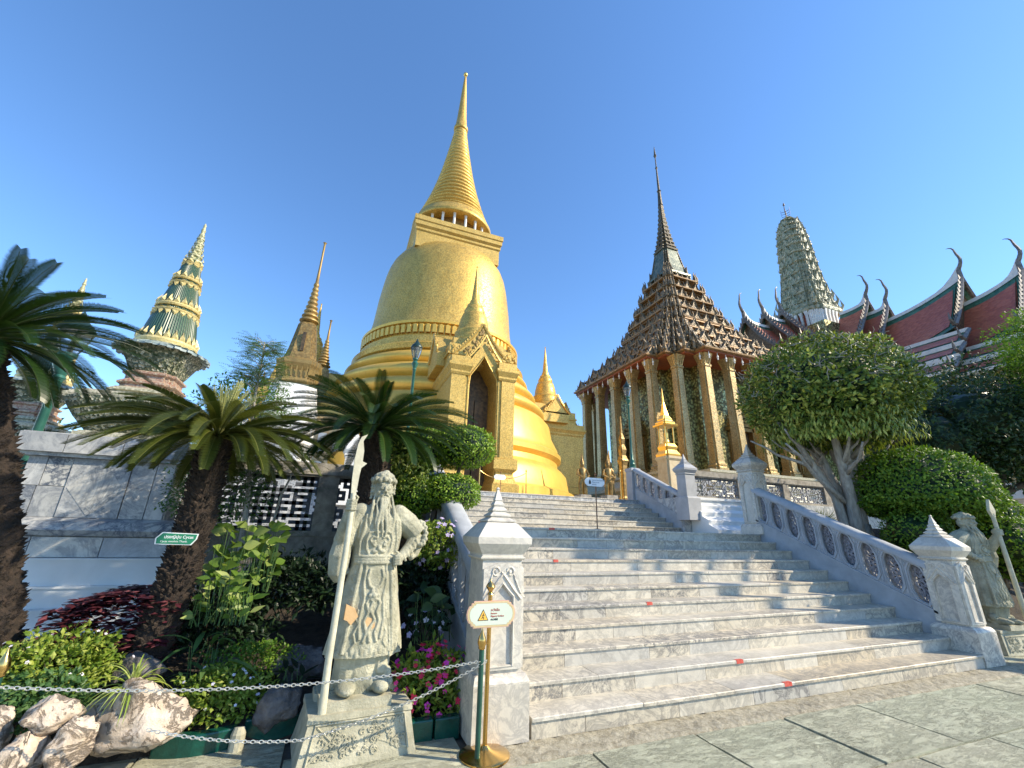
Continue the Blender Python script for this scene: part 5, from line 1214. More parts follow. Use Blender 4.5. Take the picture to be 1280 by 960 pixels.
leafy('white_flowers', 'few pale lilac flowers above the pink blossoms', 'flowers', (1.0, 4.75, .62), .25, .15, .2, 130, .06, .03, 'leaf_painted_shade', [('petal_white', 12, .03), ('petal_lilac', 8, .03)], 6)
leafy('lantana_bush', 'light green bush with hanging lilac flowers beneath the round clipped pads', 'bush', (1.18, 5.2, 1.42), .34, .28, .26, 1500, .055, .03, 'leaf_yellow', [('petal_lilac', 26, .028)], 7, hemi=False)
leafy('ground_cover', 'yellow green variegated ground cover along the left rocks', 'ground cover', (-1.85, 4.75, .42), .55, .32, .34, 2600, .050, .028, 'leaf_yellow', [('petal_white', 20, .012)], 9)
leafy('ground_cover', 'white edged leafy clump above the green kerb tiles', 'ground cover', (-.66, 4.62, .14), .40, .22, .34, 2300, .045, .024, 'leaf_yellow', [('petal_white', 26, .013)], 10)
leafy('ground_cover', 'dark low leafy clump at the left behind the chain', 'ground cover', (-1.75, 4.45, .28), .36, .2, .28, 1300, .05, .03, 'leaf_feather', [], 11)
leafy('ground_cover', 'fine leafed dark green cushion just above the upper chain', 'ground cover', (-.5, 4.95, .36), .42, .2, .22, 1500, .035, .02, 'leaf_hedge', [], 13)
leafy('dark_shrub', 'shrub mass left of the statue with shade painted into its leaves', 'shrub', (-.35, 5.6, .75), .55, .35, .55, 2000, .09, .035, 'leaf_painted_shade', [], 14)
leafy('dark_shrub', 'leafy shrub with shade painted into its leaves between the statue and the left balustrade', 'shrub', (.95, 5.3, .75), .5, .35, .55, 1600, .10, .04, 'leaf_painted_shade', [], 15)
leafy('dark_shrub', 'glossy shrub with shade painted into its leaves behind the chain under the olive cycad', 'shrub', (-.95, 5.35, .5), .5, .3, .45, 1300, .09, .035, 'leaf_painted_shade', [], 16)
leafy('trailing_shrub', 'bright leafy shrub hanging before the marble pedestal right of the cycad crown', 'shrub', (-1.35, 6.2, 1.95), .62, .25, .45, 2400, .05, .026, 'leaf_feather', [], 17, hemi=False)
leafy('trailing_shrub', 'fresh green leafy mass under the new cycad shoots', 'shrub', (-1.38, 6.6, 3.12), .62, .3, .42, 2600, .05, .026, 'leaf_bright', [], 18, hemi=False)

# red leaved coleus
random.seed(72); r = thing('coleus_bed', 'dark red leaved plants in layers between the two left cycad trunks', 'plant', (-1.65, 5.2, .5)); m = MB()
for _ in range(2400):
    x = U(-.38, .5); y = U(-.3, .3); z = .84+.18*cos(x*2.2)-.25*max(0,-x); z = z-(rnd()**1.5)*.5*(1 if y < .1 else .3); p = V((-1.68+x, 5.15+y, z)); a = U(0, 2*pi); m.leaf(p, V((cos(a), sin(a), U(-.35,.1))), V((0,0,1)), U(.06,.11), U(.045,.075), .1)
m.build('foliage', 'leaf_red', r); m = MB()
for _ in range(40): x, y = U(-.45,.4), U(-.2,.3); m.tube([(-1.68+x, 5.15+y, .2), (-1.68+x, 5.15+y, .62)], .005, 4)
m.build('stems', 'bark_dark', r)
# broad leaved variegated plants
def broadleaf(label, c, n, L, W, mat, seed, spread=.25, upv=(0,0,1), name='broadleaf_plant', droop=.10, group=None, hgt=.5):
    random.seed(seed); c = V(c); r = thing(name, label, 'plant', c, group); m = MB(); s_ = MB()
    for i in range(n):
        a = U(0, 2*pi); e = radians(U(-10, 42)); base = c+V((U(-1,1)*spread, U(-1,1)*spread*.7, 0)); h = U(.15, 1)*hgt; q = base+V((cos(a)*.05, sin(a)*.05, h)); s_.tube([base, q], [.0045, .003], 4)
        d = V((cos(a)*cos(e), sin(a)*cos(e), sin(e))); l = L*U(.7, 1.15); P = [q]; dd = d.copy()
        for k in range(6): P.append(P[-1]+dd*l/6); dd = (dd+V((0,0,-droop*.3))).normalized()
        w = W*U(.8,1.1); ribbon(m, P, [w*.15, w*.7, w, w*.95, w*.72, w*.38, .003], V(upv), r=None, fold=.12)
    m.build('leaves', mat, r, 180); s_.build('stems', 'leaf_feather', r); return r
broadleaf('yellow green broad leaved plants glowing in the sun right of the named cycad trunk', (-.78, 5.35, .95), 80, .17, .095, 'leaf_croton', 20, .26, (.3,-1,.5), hgt=.62)
broadleaf('pale striped croton with narrow leaves below the broad yellow leaves', (-.85, 5.05, .72), 70, .14, .05, 'leaf_croton', 21, .24, (.3,-1,.5), hgt=.42)
broadleaf('dark plant with pale veined oval leaves right of the statue robe', (1.05, 4.75, .55), 30, .17, .085, 'leaf_croton_dark', 22, .25, (0,-1,.5), hgt=.42)
broadleaf('fern like bright fronds under the small green name plate', (-.85, 4.75, .35), 14, .34, .05, 'leaf_feather', 23, .12, hgt=.32, droop=.5)
broadleaf('upright ferns at the foot of the leftmost cycad trunk', (-1.85, 4.95, .45), 30, .32, .035, 'leaf_bright', 24, .14, hgt=.12, droop=.15)
broadleaf('dark leaved plant by the base of the statue pedestal', (-.15, 4.6, .25), 16, .16, .05, 'leaf_painted_shade', 25, .10, hgt=.2)
# spider plant
random.seed(80); r = thing('spider_plant', 'striped spider plant spilling over the big pale rock', 'plant', (-1.17, 4.30, .44)); m = MB()
for i in range(60):
    a = U(0, 2*pi); e = U(.3, 1.35); d = V((cos(a)*cos(e), sin(a)*cos(e), sin(e))); l = U(.22, .36); P = [V((-1.17, 4.30, .44))]
    for k in range(9): P.append(P[-1]+d*l/9); d = (d+V((0,0,-.24))).normalized()
    ribbon(m, P, .016, fold=.3)
m.build('leaves', 'leaf_spider', r, 180)
# feathery tree
random.seed(82); r = thing('feathery_tree', 'slender tree with airy feather leaves rising behind the olive cycad', 'tree', (-.85, 5.9, .5)); m = MB(); lf = MB()
main = wob((-.85, 5.9, .4), (-1.25, 6.2, 3.95), 14, .28, .045, .008, m, 7)
wob((-.86, 5.9, .5), (-.55, 5.95, 2.3), 9, .2, .03, .01, m, 6)
def pinnate(m, p, d, L, n=9, s=.028):
    P = [p]; dd = d.normalized()
    for k in range(n):
        P.append(P[-1]+dd*L/n); dd = (dd+V((0,0,-.045))).normalized(); side = dd.cross(V((0,0,1)))
        side = side.normalized() if side.length > .01 else V((1,0,0)); rv = U(0,1)
        for sg in (-1, 1): m.leaf(P[-1], (side*sg+dd*.4+V((0,0,U(-.2,.1)))).normalized(), V((0,0,1)), s*U(.8,1.3), s*.42, .1, r=rv)
for i in range(190):
    t = U(.42, 1)**.9; k = t*14; a = int(min(13, k)); p = main[a].lerp(main[a+1], k-a); az = U(0, 2*pi); l = (1.02-t)*.75+.16
    e = p+V((cos(az)*l, sin(az)*l*.7, l*.25)); m.tube([p, p.lerp(e, .5)+V((0,0,.03)), e], [.006, .004, .002], 4)
    for q in range(7): f = U(.2, 1); pinnate(lf, p.lerp(e, f), V((cos(az+U(-1.3,1.3)), sin(az+U(-1.3,1.3)), U(-.1,.5))), U(.12,.22), 8, .026)
for i in range(46):
    p = V((-.62+U(-.35,.35), 5.92, 2.0+U(-.55,.45))); az = U(0, 2*pi)
    for q in range(3): pinnate(lf, p, V((cos(az+q*2), sin(az+q*2)*.5, U(-.3,.4))), U(.12,.2), 8, .03)
m.build('trunk', 'bark_grey', r, 180); lf.build('crown', 'leaf_feather', r)

# ================================================================ rocks and kerb tiles
def rock(label, c, rx, ry, rz, mat, seed, rot=0, group='rocks edging the planting bed', name='rock', cut=.12):
    random.seed(seed); m = MB(); o = V((seed*3.1, seed, 0)); N = 48; K = 32; vs = []; fs = []
    planes = [(rdir(), U(.55, .85)) for _ in range(13)]
    for i in range(K+1):
        p = -pi/2+pi*i/K
        for j in range(N):
            t = 2*pi*j/N; d = V((cos(p)*cos(t), cos(p)*sin(t), sin(p))); k = 1.0
            for (n_, h) in planes:
                q = d.dot(n_)
                if q > 0: k = min(k, h/q)
            k *= 1+.20*noise.noise(d*1.8+o)+.12*noise.noise(d*4.5+o)+.06*abs(noise.noise(d*10+o))+.03*noise.noise(d*22+o)
            v = V((d.x*rx*k, d.y*ry*k, d.z*rz*k)); v.rotate(Euler((0, 0, rot))); vs.append((c[0]+v.x, c[1]+v.y, c[2]+v.z))
    for i in range(K):
        for j in range(N): kx = (j+1) % N; fs.append((i*N+j, i*N+kx, (i+1)*N+kx, (i+1)*N+j))
    m.add(vs, fs, .5); o_ = solo(name, m, mat, label, 'rock', (c[0], c[1], max(0, c[2]-rz)), group, 180); return o_
rock('largest pale pink rock carrying the spider plant', (-1.10, 4.32, .26), .42, .26, .27, 'rock_pink', 3, -.1)
rock('orange tinted rock on top of the left heap', (-1.53, 4.12, .40), .17, .13, .11, 'rock_pink', 4, .3)
rock('pink rock at the lower left corner', (-1.86, 4.22, .24), .22, .2, .26, 'rock_pink', 5)
rock('wedge shaped rock in the middle of the left heap', (-1.56, 4.02, .20), .15, .12, .13, 'rock_pink', 6, .8)
rock('brown rock leaning on the large pale one', (-1.34, 4.04, .22), .14, .12, .17, 'rock_pink', 7, .4)
rock('small grey rock at the bottom of the left heap', (-1.60, 3.92, .06), .13, .12, .09, 'rock_dark', 8)
rock('small yellowish rock under the large pale one', (-1.36, 3.90, .07), .13, .11, .09, 'rock_pink', 9)
rock('tall rock at the left frame edge', (-2.15, 4.15, .25), .22, .2, .28, 'rock_pink', 19)
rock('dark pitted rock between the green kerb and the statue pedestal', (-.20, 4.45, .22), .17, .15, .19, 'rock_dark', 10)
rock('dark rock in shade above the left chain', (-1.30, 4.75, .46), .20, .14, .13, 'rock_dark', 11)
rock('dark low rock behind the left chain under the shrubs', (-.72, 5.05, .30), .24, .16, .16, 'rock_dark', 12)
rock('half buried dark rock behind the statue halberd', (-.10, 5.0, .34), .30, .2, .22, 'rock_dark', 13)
rock('white quartz chip in the dark bed beyond the right balustrade', (9.2, 5.0, .95), .05, .05, .05, 'white_plaster', 14, group=None, name='quartz_chip')

def kerb(label, x0, x1, y, z1, seed, bulge=.0):
    m = MB(); n = 6
    pts = [(x0+(x1-x0)*i/n, y-bulge*sin(pi*i/n)) for i in range(n+1)]; q = [(a, b+.09) for a, b in reversed(pts)]
    m.prism(pts+q, 'z', -.02, z1); o = solo('kerb_tile', m, 'border_green', label, 'kerb', ((x0+x1)/2, y, 0), 'glazed green kerb blocks round the planting bed'); md = o.modifiers.new('b', 'BEVEL'); md.width = .012; md.segments = 2; return o
kerb('long curved green glazed kerb block under the white edged clump', -.98, -.46, 4.36, .13, 1, .06)
kerb('green glazed kerb block left of the statue pedestal in shade', -.42, -.02, 4.42, .15, 2, .02)
m = MB(); m.tube([(-.44, 4.32, 0), (-.44, 4.32, .10), (-.44, 4.33, .14)], [.05, .05, .035], 10); solo('kerb_joint', m, 'statue_stone', 'small rounded cement joint between two green kerb blocks', 'kerb', (-.44, 4.32, 0))
kerb('green glazed kerb block just right of the statue pedestal', .74, .97, 4.02, .14, 3)
kerb('green glazed kerb block under the pink flowers by the stair post', .985, 1.19, 4.02, .14, 4)

# ================================================================ guardian statues
def evaluated(mb, name, mats, parent, voxel, smooth_it=3):
    o = mb.build('tmp', mats, None, 180); md = o.modifiers.new('r', 'REMESH'); md.mode = 'VOXEL'; md.voxel_size = voxel; md.use_smooth_shade = True
    s = o.modifiers.new('s', 'SMOOTH'); s.factor = .5; s.iterations = 1
    dg = bpy.context.evaluated_depsgraph_get(); me = bpy.data.meshes.new_from_object(o.evaluated_get(dg)); me.name = name
    bpy.data.objects.remove(o)
    me.materials.clear()
    for q in (mats if isinstance(mats, (list, tuple)) else [mats]): me.materials.append(M[q])
    at = me.attributes.get('rnd') or me.attributes.new('rnd', 'FLOAT', 'FACE')
    off = world_loc(parent); me.transform(Matrix.Translation(-off)); o = bpy.data.objects.new(name, me); C.objects.link(o); o.parent = parent; return o
def statue(label, px, py, pz, k, mirror, rot, pole_kind, seed):
    random.seed(seed); root = thing('guardian_statue', label, 'statue', (px, py, 0), 'bearded stone guardian statues')
    sx = -1 if mirror else 1
    T = Matrix.Translation((px, py, pz)) @ Matrix.Rotation(rot, 4, 'Z') @ Matrix.Diagonal((k*sx, k*(1.32 if mirror else 1), k, 1))
    def new(): q = MB(); q.M = T; return q
    b = new()
    # torso and robe: (z, rx, ry, yc)
    prof = [(.30, .285, .185, .00), (.40, .270, .178, .0), (.60, .235, .165, .0), (.80, .205, .150, .0), (.93, .180, .130, .0), (1.02, .182, .130, .0), (1.15, .198, .138, .0), (1.28, .200, .132, .0), (1.35, .165, .105, .01), (1.39, .09, .08, .01), (1.42, .06, .06, .0)]
    def ring(z):
        for (a, c) in zip(prof[:-1], prof[1:]):
            if a[0] <= z <= c[0]: t = (z-a[0])/(c[0]-a[0]); return [a[i]+(c[i]-a[i])*t for i in range(1, 4)]
        return prof[0][1:] if z < prof[0][0] else prof[-1][1:]
    def fy(x, z, o=0): rx, ry, yc = ring(z); q = max(0, 1-(x/rx)**2); return yc-ry*sqrt(q)-o
    n = 40; vs = []; fs = []; zs = [.30+1.12*i/40 for i in range(41)]
    for z in zs:
        rx, ry, yc = ring(z); w = max(0, (.95-z)/.65)
        for j in range(n):
            a = 2*pi*j/n; f = 1+w*.055*sin(a*11+z*3)*(1 if sin(a) > -.5 or abs(cos(a)) > .6 else .3); vs.append((rx*f*cos(a), yc+ry*f*sin(a), z))
    for i in range(40):
        for j in range(n): kx = (j+1) % n; fs.append((i*n+j, i*n+kx, (i+1)*n+kx, (i+1)*n+j))
    fs += [tuple(range(n-1, -1, -1)), tuple(40*n+j for j in range(n))]; b.add(vs, fs, .5)
    def line(pts, r, o=.0): b.tube([(x, fy(x, z, o+r*.35), z) for x, z in pts], r*1.12, 6)
    # shoulders and arms (viewer left arm grips the pole, right fist on the hip)
    b.ell((-.155, .0, 1.315), .085, .09, .085); b.ell((.155, .0, 1.315), .085, .09, .085)
    b.tube([(-.14, 0, 1.32), (-.22, .01, 1.20), (-.262, -.01, 1.08)], [.09, .098, .085], 12)
    b.tube([(-.262, -.01, 1.06), (-.275, -.10, 1.20), (-.262, -.17, 1.33), (-.258, -.185, 1.39)], [.068, .060, .040, .032], 12)
    # hanging sleeve of the left arm
    b.tube([(-.262, -.03, 1.16), (-.275, -.02, 1.0), (-.27, .0, .86), (-.26, .01, .80)], [.065, .085, .075, .03], 10)
    b.tube([(.14, 0, 1.32), (.24, .02, 1.245), (.335, .02, 1.16)], [.09, .10, .088], 12)
    b.tube([(.335, .02, 1.15), (.27, -.04, 1.06), (.19, -.10, .985)], [.060, .050, .038], 12)
    # flared scalloped cuff at the elbow
    for i in range(11):
        a = -1.3+i*.26; b.ell((.345+.05*cos(a)+.012*(i % 2), .0+.05*sin(a)*.6-.01, 1.17+.095*sin(a)), .026, .045, .024, 8, 6)
    b.tube([(.25, -.03, 1.03), (.30, -.02, .98), (.33, -.01, 1.0), (.37, 0, 1.10)], [.03, .035, .03, .035], 8)
    for i in range(5): t = i/4; b.tube([(.20+.11*t, -.13+.06*t, 1.00+.12*t), (.23+.11*t, -.11+.06*t, .955+.12*t)], .012, 6)
    # hands
    b.ell((.165, -.125, .975), .042, .03, .036)
    for i in range(4): zz = .995-.020*i; b.tube([(.195, -.115, zz), (.165, -.155, zz), (.135, -.150, zz-.004), (.122, -.132, zz-.006)], [.0115, .0115, .0105, .009], 6)
    b.tube([(.17, -.11, 1.0), (.15, -.13, 1.022), (.13, -.135, 1.03)], [.013, .012, .009], 6)
    b.ell((-.262, -.165, 1.375), .044, .040, .050)
    for i in range(4): zz = 1.405-.0225*i; b.tube([(-.292, -.165, zz), (-.297, -.205, zz), (-.268, -.228, zz), (-.238, -.215, zz), (-.228, -.19, zz)], [.0125, .0125, .012, .011, .009], 6)
    b.tube([(-.235, -.165, 1.40), (-.225, -.19, 1.432), (-.245, -.205, 1.446)], [.014, .0125, .010], 6)
    # head
    hz = 1.515; n_head = len(b.v); b.ell((0, -.015, hz), .078, .092, .108, 22, 16); b.ell((0, -.03, hz-.055), .062, .07, .055); b.tube([(0, .0, 1.36), (0, -.005, 1.44)], [.06, .055], 10)
    fyz = lambda x, dz: -.015-.092*sqrt(max(0, 1-(x/.078)**2-(dz/.108)**2))
    b.tube([(0, fyz(0, .03)-.002, hz+.03), (0, fyz(0, 0)-.014, hz-.004), (0, fyz(0,-.02)-.022, hz-.022)], [.007, .010, .013], 8); b.ell((-.012, fyz(0,-.02)-.010, hz-.026), .009, .010, .007, 8, 6); b.ell((.012, fyz(0,-.02)-.010, hz-.026), .009, .010, .007, 8, 6)
    for s in (-1, 1):
        b.ell((s*.031, fyz(.031, .012)-.001, hz+.010), .0125, .010, .0085, 10, 8)
        b.tube([(s*.012, fyz(.012, .035)-.003, hz+.030), (s*.03, fyz(.03, .042)-.006, hz+.040), (s*.055, fyz(.055, .035)-.003, hz+.034)], [.007, .009, .006], 6)
        b.tube([(s*.014, fyz(.014, .012)-.003, hz+.018), (s*.031, fyz(.031, .022)-.006, hz+.022), (s*.048, fyz(.048, .014)-.003, hz+.016)], .005, 5)
        b.tube([(s*.014, fyz(.014, 0)-.003, hz+.002), (s*.031, fyz(.031, 0)-.005, hz-.001), (s*.048, fyz(.048, 0)-.003, hz+.003)], .0045, 5)
        b.ell((s*.042, fyz(.042, -.03)+.004, hz-.028), .022, .018, .018, 10, 8)
        b.ell((s*.082, -.0, hz-.002), .014, .020, .034, 8, 8)
        # moustache and side strands
        b.tube([(s*.004, fyz(0,-.045)-.010, hz-.040), (s*.022, fyz(.02,-.045)-.010, hz-.045), (s*.042, fyz(.04,-.06)-.010, hz-.062), (s*.052, -.085, hz-.12), (s*.046, -.120, hz-.19), (s*.055, -.140, hz-.27), (s*.048, -.142, hz-.33)], [.006, .007, .008, .010, .011, .009, .004], 7)
        b.tube([(s*.068, -.05, hz-.04), (s*.078, -.07, hz-.10), (s*.088, -.11, hz-.17), (s*.100, -.115, hz-.24), (s*.09, -.12, hz-.30)], [.009, .012, .013, .011, .005], 7)
    b.tube([(-.018, fyz(0,-.06)-.006, hz-.060), (0, fyz(0,-.06)-.010, hz-.063), (.018, fyz(0,-.06)-.006, hz-.060)], [.004, .006, .004], 6)
    for x0, ph in ((-.022, 0), (0, 1.2), (.022, 2.2)):
        pts = [(x0*.8, -.09, hz-.075)]
        for q in range(1, 9): t = q/8; pts.append((x0*(1+.4*t)+.009*sin(t*7+ph), -.095-.050*min(1, t*1.6)+.0, hz-.075-.30*t))
        b.tube(pts, [.016, .017, .016, .015, .014, .013, .012, .010, .004], 8)
    # crown
    b.lathe([(.082, 0), (.096, .012), (.094, .035), (.085, .060), (.068, .085), (.03, .10)], (0, .0, hz+.055), 22)
    for i in range(15):
        a = 2*pi*i/15; b.ell((.094*cos(a), .098*sin(a)-.005, hz+.072+.012*(i % 2)), .021, .021, .024, 8, 6)
    for i in range(9):
        a = 2*pi*i/9; b.ell((.066*cos(a), .068*sin(a), hz+.115), .024, .024, .022, 8, 6)
    b.ell((.012, 0, hz+.142), .034, .034, .030); b.ell((-.028, -.01, hz+.135), .020, .02, .022, 8, 6)
    for i in range(7):   # hair curls beside the face
        b.ell((-.092+.004*(i % 2), -.01+.012*(i % 2), hz+.06-.022*i), .016, .022, .013, 8, 6)
        if i < 5: b.ell((.092, -.01+.01*(i % 2), hz+.06-.022*i), .015, .022, .013, 8, 6)
    # collar, chest plate with a beast face, belt, apron
    for s in (-1, 1):
        line([(s*.07, 1.36), (s*.12, 1.30), (s*.125, 1.2), (s*.145, 1.1), (s*.14, 1.0)], .012); line([(s*.10, 1.33), (s*.155, 1.25), (s*.16, 1.12)], .009)
        line([(s*.005, 1.17), (s*.04, 1.185), (s*.085, 1.165), (s*.10, 1.12), (s*.095, 1.05), (s*.07, 1.0)], .009)
        line([(s*.02, 1.13), (s*.055, 1.14), (s*.075, 1.115), (s*.06, 1.09), (s*.035, 1.10)], .008); b.ell((s*.04, fy(.04, 1.075)-.004, 1.075), .016, .012, .013, 8, 6)
        b.ell((s*.03, fy(.03, 1.03)-.006, 1.028), .024, .014, .014, 8, 6); line([(s*.01, 1.0), (s*.04, .995), (s*.07, 1.01)], .007)
        line([(s*.115, .93), (s*.13, .80), (s*.15, .62), (s*.17, .42), (s*.18, .33)], .014); line([(s*.075, .93), (s*.085, .80), (s*.07, .7), (s*.09, .55), (s*.075, .42)], .009)
        line([(s*.02, .72), (s*.05, .66), (s*.03, .60), (s*.055, .54), (s*.03, .46), (s*.05, .40)], .009)
        line([(s*.10, .62), (s*.115, .56), (s*.09, .52), (s*.12, .46), (s*.10, .40), (s*.13, .36)], .008)
        for q in range(5): zq = .86-.07*q; line([(s*.145, zq), (s*.165, zq-.03), (s*.15, zq-.055)], .007)
    b.ell((0, fy(0, 1.05)-.006, 1.052), .018, .018, .020, 8, 6)
    bl = [(-.165+.33*i/12, .945) for i in range(13)]
    line(bl, .013, .002); line([(x, z+.045) for x, z in bl], .011, .002); line([(x, z+.022) for x, z in bl], .012, .0)
    for i in range(9): b.ell((-.12+.03*i, fy(-.12+.03*i, .968)-.010, .968), .008, .006, .008, 6, 5)
    line([(-.045, .90), (-.06, .84), (-.04, .78), (0, .755), (.04, .78), (.06, .84), (.045, .90)], .010)
    for i in range(6): a = 2*pi*i/6; b.ell((.030*cos(a), fy(0, .715)-.010, .715+.030*sin(a)), .016, .012, .016, 8, 6)
    b.ell((0, fy(0, .715)-.016, .715), .020, .016, .020, 10, 8)
    line([(0, .68), (-.02, .62), (.02, .55), (-.02, .48), (0, .40)], .010)
    # hem with broken jagged edge
    for i in range(14):
        x = -.21+.42*i/13; b.ell((x, fy(x, .33)+.01, .325+.02*(i % 2)), .020, .018, .034, 8, 6)
    # smooth side panel of the robe on the viewer right
    b.add([(.11, fy(.11,.70)-.004, .70), (.145, fy(.145,.70)-.004, .70), (.245, -.06, .29), (.165, fy(.165,.31)-.018, .29), (.11, fy(.11,.7)+.05, .70), (.145, fy(.145,.7)+.05, .70), (.245, .03, .29), (.165, -.03, .29)], [(0,3,2,1),(4,5,6,7),(0,1,5,4),(1,2,6,5),(2,3,7,6),(3,0,4,7)])
    # legs and boots
    b.tube([(-.0, .08, .0), (0, .06, .34)], [.20, .19], 14)
    for i in range(26): b.ell((U(-.2,.2), U(-.10,.05), U(.03,.22)), U(.03,.06), .04, U(.03,.06), 8, 6)
    b.tube([(-.10, .0, .34), (-.11, -.01, .12)], [.11, .085], 12); b.tube([(.10, .0, .34), (.11, -.01, .12)], [.11, .08], 12)
    b.ell((-.115, -.09, .10), .070, .13, .042); b.ell((.125, -.10, .105), .066, .14, .048); b.tube([(-.115, -.02, .1), (-.11, -.04, .3)], [.075, .09], 10); b.tube([(.125, -.03, .1), (.11, -.04, .3)], [.072, .09], 10)
    evaluated(b, 'body', 'statue_carved', root, .0050*k)
    s = new(); s.prism([(-.28, -.20), (.20, -.22), (.22, .2), (-.28, .2)], 'z', .0, .062, .5)
    s.prism([(-.30, .05), (-.12, -.02), (.3, .05), (.3, .22), (-.3, .22)], 'z', .0, .05, .5); s.build('plinth', 'statue_stone', root)
    h = new(); X, Y = -.262, -.19
    if pole_kind == 'blade':
        h.tube([(X, Y, .0), (X-.006, Y, .3), (X, Y, .7), (X+.004, Y, 1.1), (X, Y, 1.46)], [.029, .025, .024, .022, .022], 10)
        out = [(-.020, 1.46), (.018, 1.46), (.022, 1.56), (.026, 1.64), (.034, 1.665), (.062, 1.69), (.055, 1.70), (.040, 1.705), (.042, 1.76), (.036, 1.83), (.018, 1.885), (.052, 1.935), (.012, 1.915), (-.012, 1.86), (-.022, 1.78), (-.030, 1.62)]
        out = [(-.020, 1.46), (.018, 1.46), (.024, 1.60), (.030, 1.66), (.070, 1.70), (.034, 1.715), (.034, 1.80), (.018, 1.88), (.046, 1.94), (.0, 1.915), (-.020, 1.85), (-.030, 1.72), (-.028, 1.58)]
        h.prism([(X+u, z) for u, z in out], 'y', Y-.014, Y+.014)
    else:
        h.tube([(X, Y, .0), (X, Y, .7), (X, Y, 1.66)], [.028, .026, .022], 10)
        out = [(-.018, 1.60), (.018, 1.60), (.062, 1.70), (.030, 1.80), (.0, 1.88), (-.030, 1.80), (-.062, 1.70)]
        h.prism([(X+u, z) for u, z in out], 'y', Y-.016, Y+.016)
    h.build('halberd' if pole_kind == 'blade' else 'spear', 'halberd_stone', root, 40)
    # pedestal with scrolls
    q = MB(); q.M = Matrix.Translation((px, py, 0)) @ Matrix.Rotation(rot, 4, 'Z')
    q.loft(SQ, [((.42, .30), 0), ((.405, .29), .05), ((.365, .25), pz-.05), ((.375, .26), pz-.04), ((.37, .255), pz)], (0, 0, 0), r=.5); 
    yf = lambda z: -(.292-.042*(z-.05)/(pz-.10))
    q.tube([(-.35, yf(.03)-.002, .04), (-.315, yf(.25)-.002, .25), (.315, yf(.25)-.002, .25), (.35, yf(.03)-.002, .04)], .010, 5)
    q.tube([(-.34, yf(.05), .05), (-.20, yf(.15), .15), (-.30, yf(.24), .24)], .009, 5); q.tube([(.34, yf(.05), .05), (.12, yf(.15), .12), (.29, yf(.24), .24)], .009, 5)
    for i in range(80):
        cx_, cz_ = U(-.31, .31), U(.05, .235); rr = U(.012, .030); a0 = U(0, 6); q.tube([(cx_+rr*(1-.09*j)*cos(a0+j*.7), yf(cz_)-.003, cz_+rr*(1-.09*j)*sin(a0+j*.7)) for j in range(9)], .0065, 4)
    q.build('pedestal', 'statue_stone', root, 35)
    if not mirror:
        pc = new(); pc.prism([(-.195, .66), (-.13, .63), (-.10, .575), (-.145, .52), (-.175, .55), (-.20, .56)], 'y', -.165, -.128); pc.prism([(-.04, .57), (.02, .555), (.03, .50), (-.01, .47), (-.05, .50)], 'y', -.172, -.15)
        pc.build('repair_patch', 'statue_patch', root)
    return root
statue('weathered stone guardian with long beard gripping a tall halberd left of the stairs', .37, 4.13, .305, 1.06, False, .10, 'blade', 2)
statue('stone guardian in half shade holding a spear at the right end of the stairs', 10.12, 4.24, .33, 1.05, True, -.15, 'spear', 4)

# ================================================================ lamps, posts, chains, signs
def lamp(label, x, y, z0, z1, k=1.0):
    r = thing('street_lamp', label, 'lamp', (x, y, z0), 'green street lamps'); H = z1-z0
    m = MB(); m.lathe([(.13*k, 0), (.13*k, .06), (.10*k, .08), (.12*k, .14), (.085*k, .2), (.10*k, .28), (.06*k, .34), (.066*k, .5), (.05*k, .54), (.045*k, .9), (.040*k, H-1.05), (.06*k, H-1.02), (.045*k, H-.98), (.075*k, H-.90), (.10*k, H-.82), (.05*k, H-.74), (.085*k, H-.70), (.085*k, H-.66)], (x, y, z0), 14); m.build('pole', 'lamp_green', r, 40)
    m = MB(); m.lathe([(.07*k, H-.655), (.10*k, H-.60), (.145*k, H-.42), (.155*k, H-.34), (.14*k, H-.29)], (x, y, z0), 16, caps=False); m.build('globe', 'glass', r, 60)
    m = MB()
    for i in range(6): a = i*pi/3; m.tube([(x+.08*k*cos(a), y+.08*k*sin(a), z0+H-.66), (x+.150*k*cos(a), y+.150*k*sin(a), z0+H-.42), (x+.16*k*cos(a), y+.16*k*sin(a), z0+H-.32)], .007, 4)
    m.lathe([(.17*k, H-.325), (.175*k, H-.30), (.13*k, H-.22), (.06*k, H-.14), (.05*k, H-.10), (.025*k, H-.07), (.03*k, H-.05), (.004, H)], (x, y, z0), 16); m.tube([(x, y, z0+H-.62), (x, y, z0+H-.34)], [.03, .02], 6); m.build('lamp_cap', 'lamp_dark', r, 40)
    return r
lamp('tall green street lamp standing on the stone block at the head of the upper balustrade', 9.89, 12.95, 3.86, 7.30)
lamp('green street lamp in front of the golden bell between palm crown and gilded doorway', 1.55, 12.0, 2.7, 7.05)
lamp('green lamp post rising beside the marble pedestal behind the left cycad fronds', -3.78, 7.35, 1.0, 4.42, 1.2)
def chainpost(label, x, y, h):
    r = thing('chain_post', label, 'post', (x, y, 0), 'green posts with gilt tips'); m = MB(); m.lathe([(.020, .0), (.020, h)], (x, y, 0), 12); m.lathe([(.05, 0), (.05, .01), (.026, .02)], (x, y, 0), 12); m.build('shaft', 'green_post', r, 40)
    m = MB(); m.lathe([(.018, h), (.028, h+.01), (.026, h+.02), (.036, h+.045), (.028, h+.085), (.010, h+.12), (.003, h+.15)], (x, y, 0), 14); m.build('tip', 'brass', r, 60)
chainpost('dark green post with gilt tip holding the chain beside the brass sign stand', 1.205, 3.585, .71)
chainpost('green post with yellow tip at the left frame edge', -1.66, 3.72, .72)
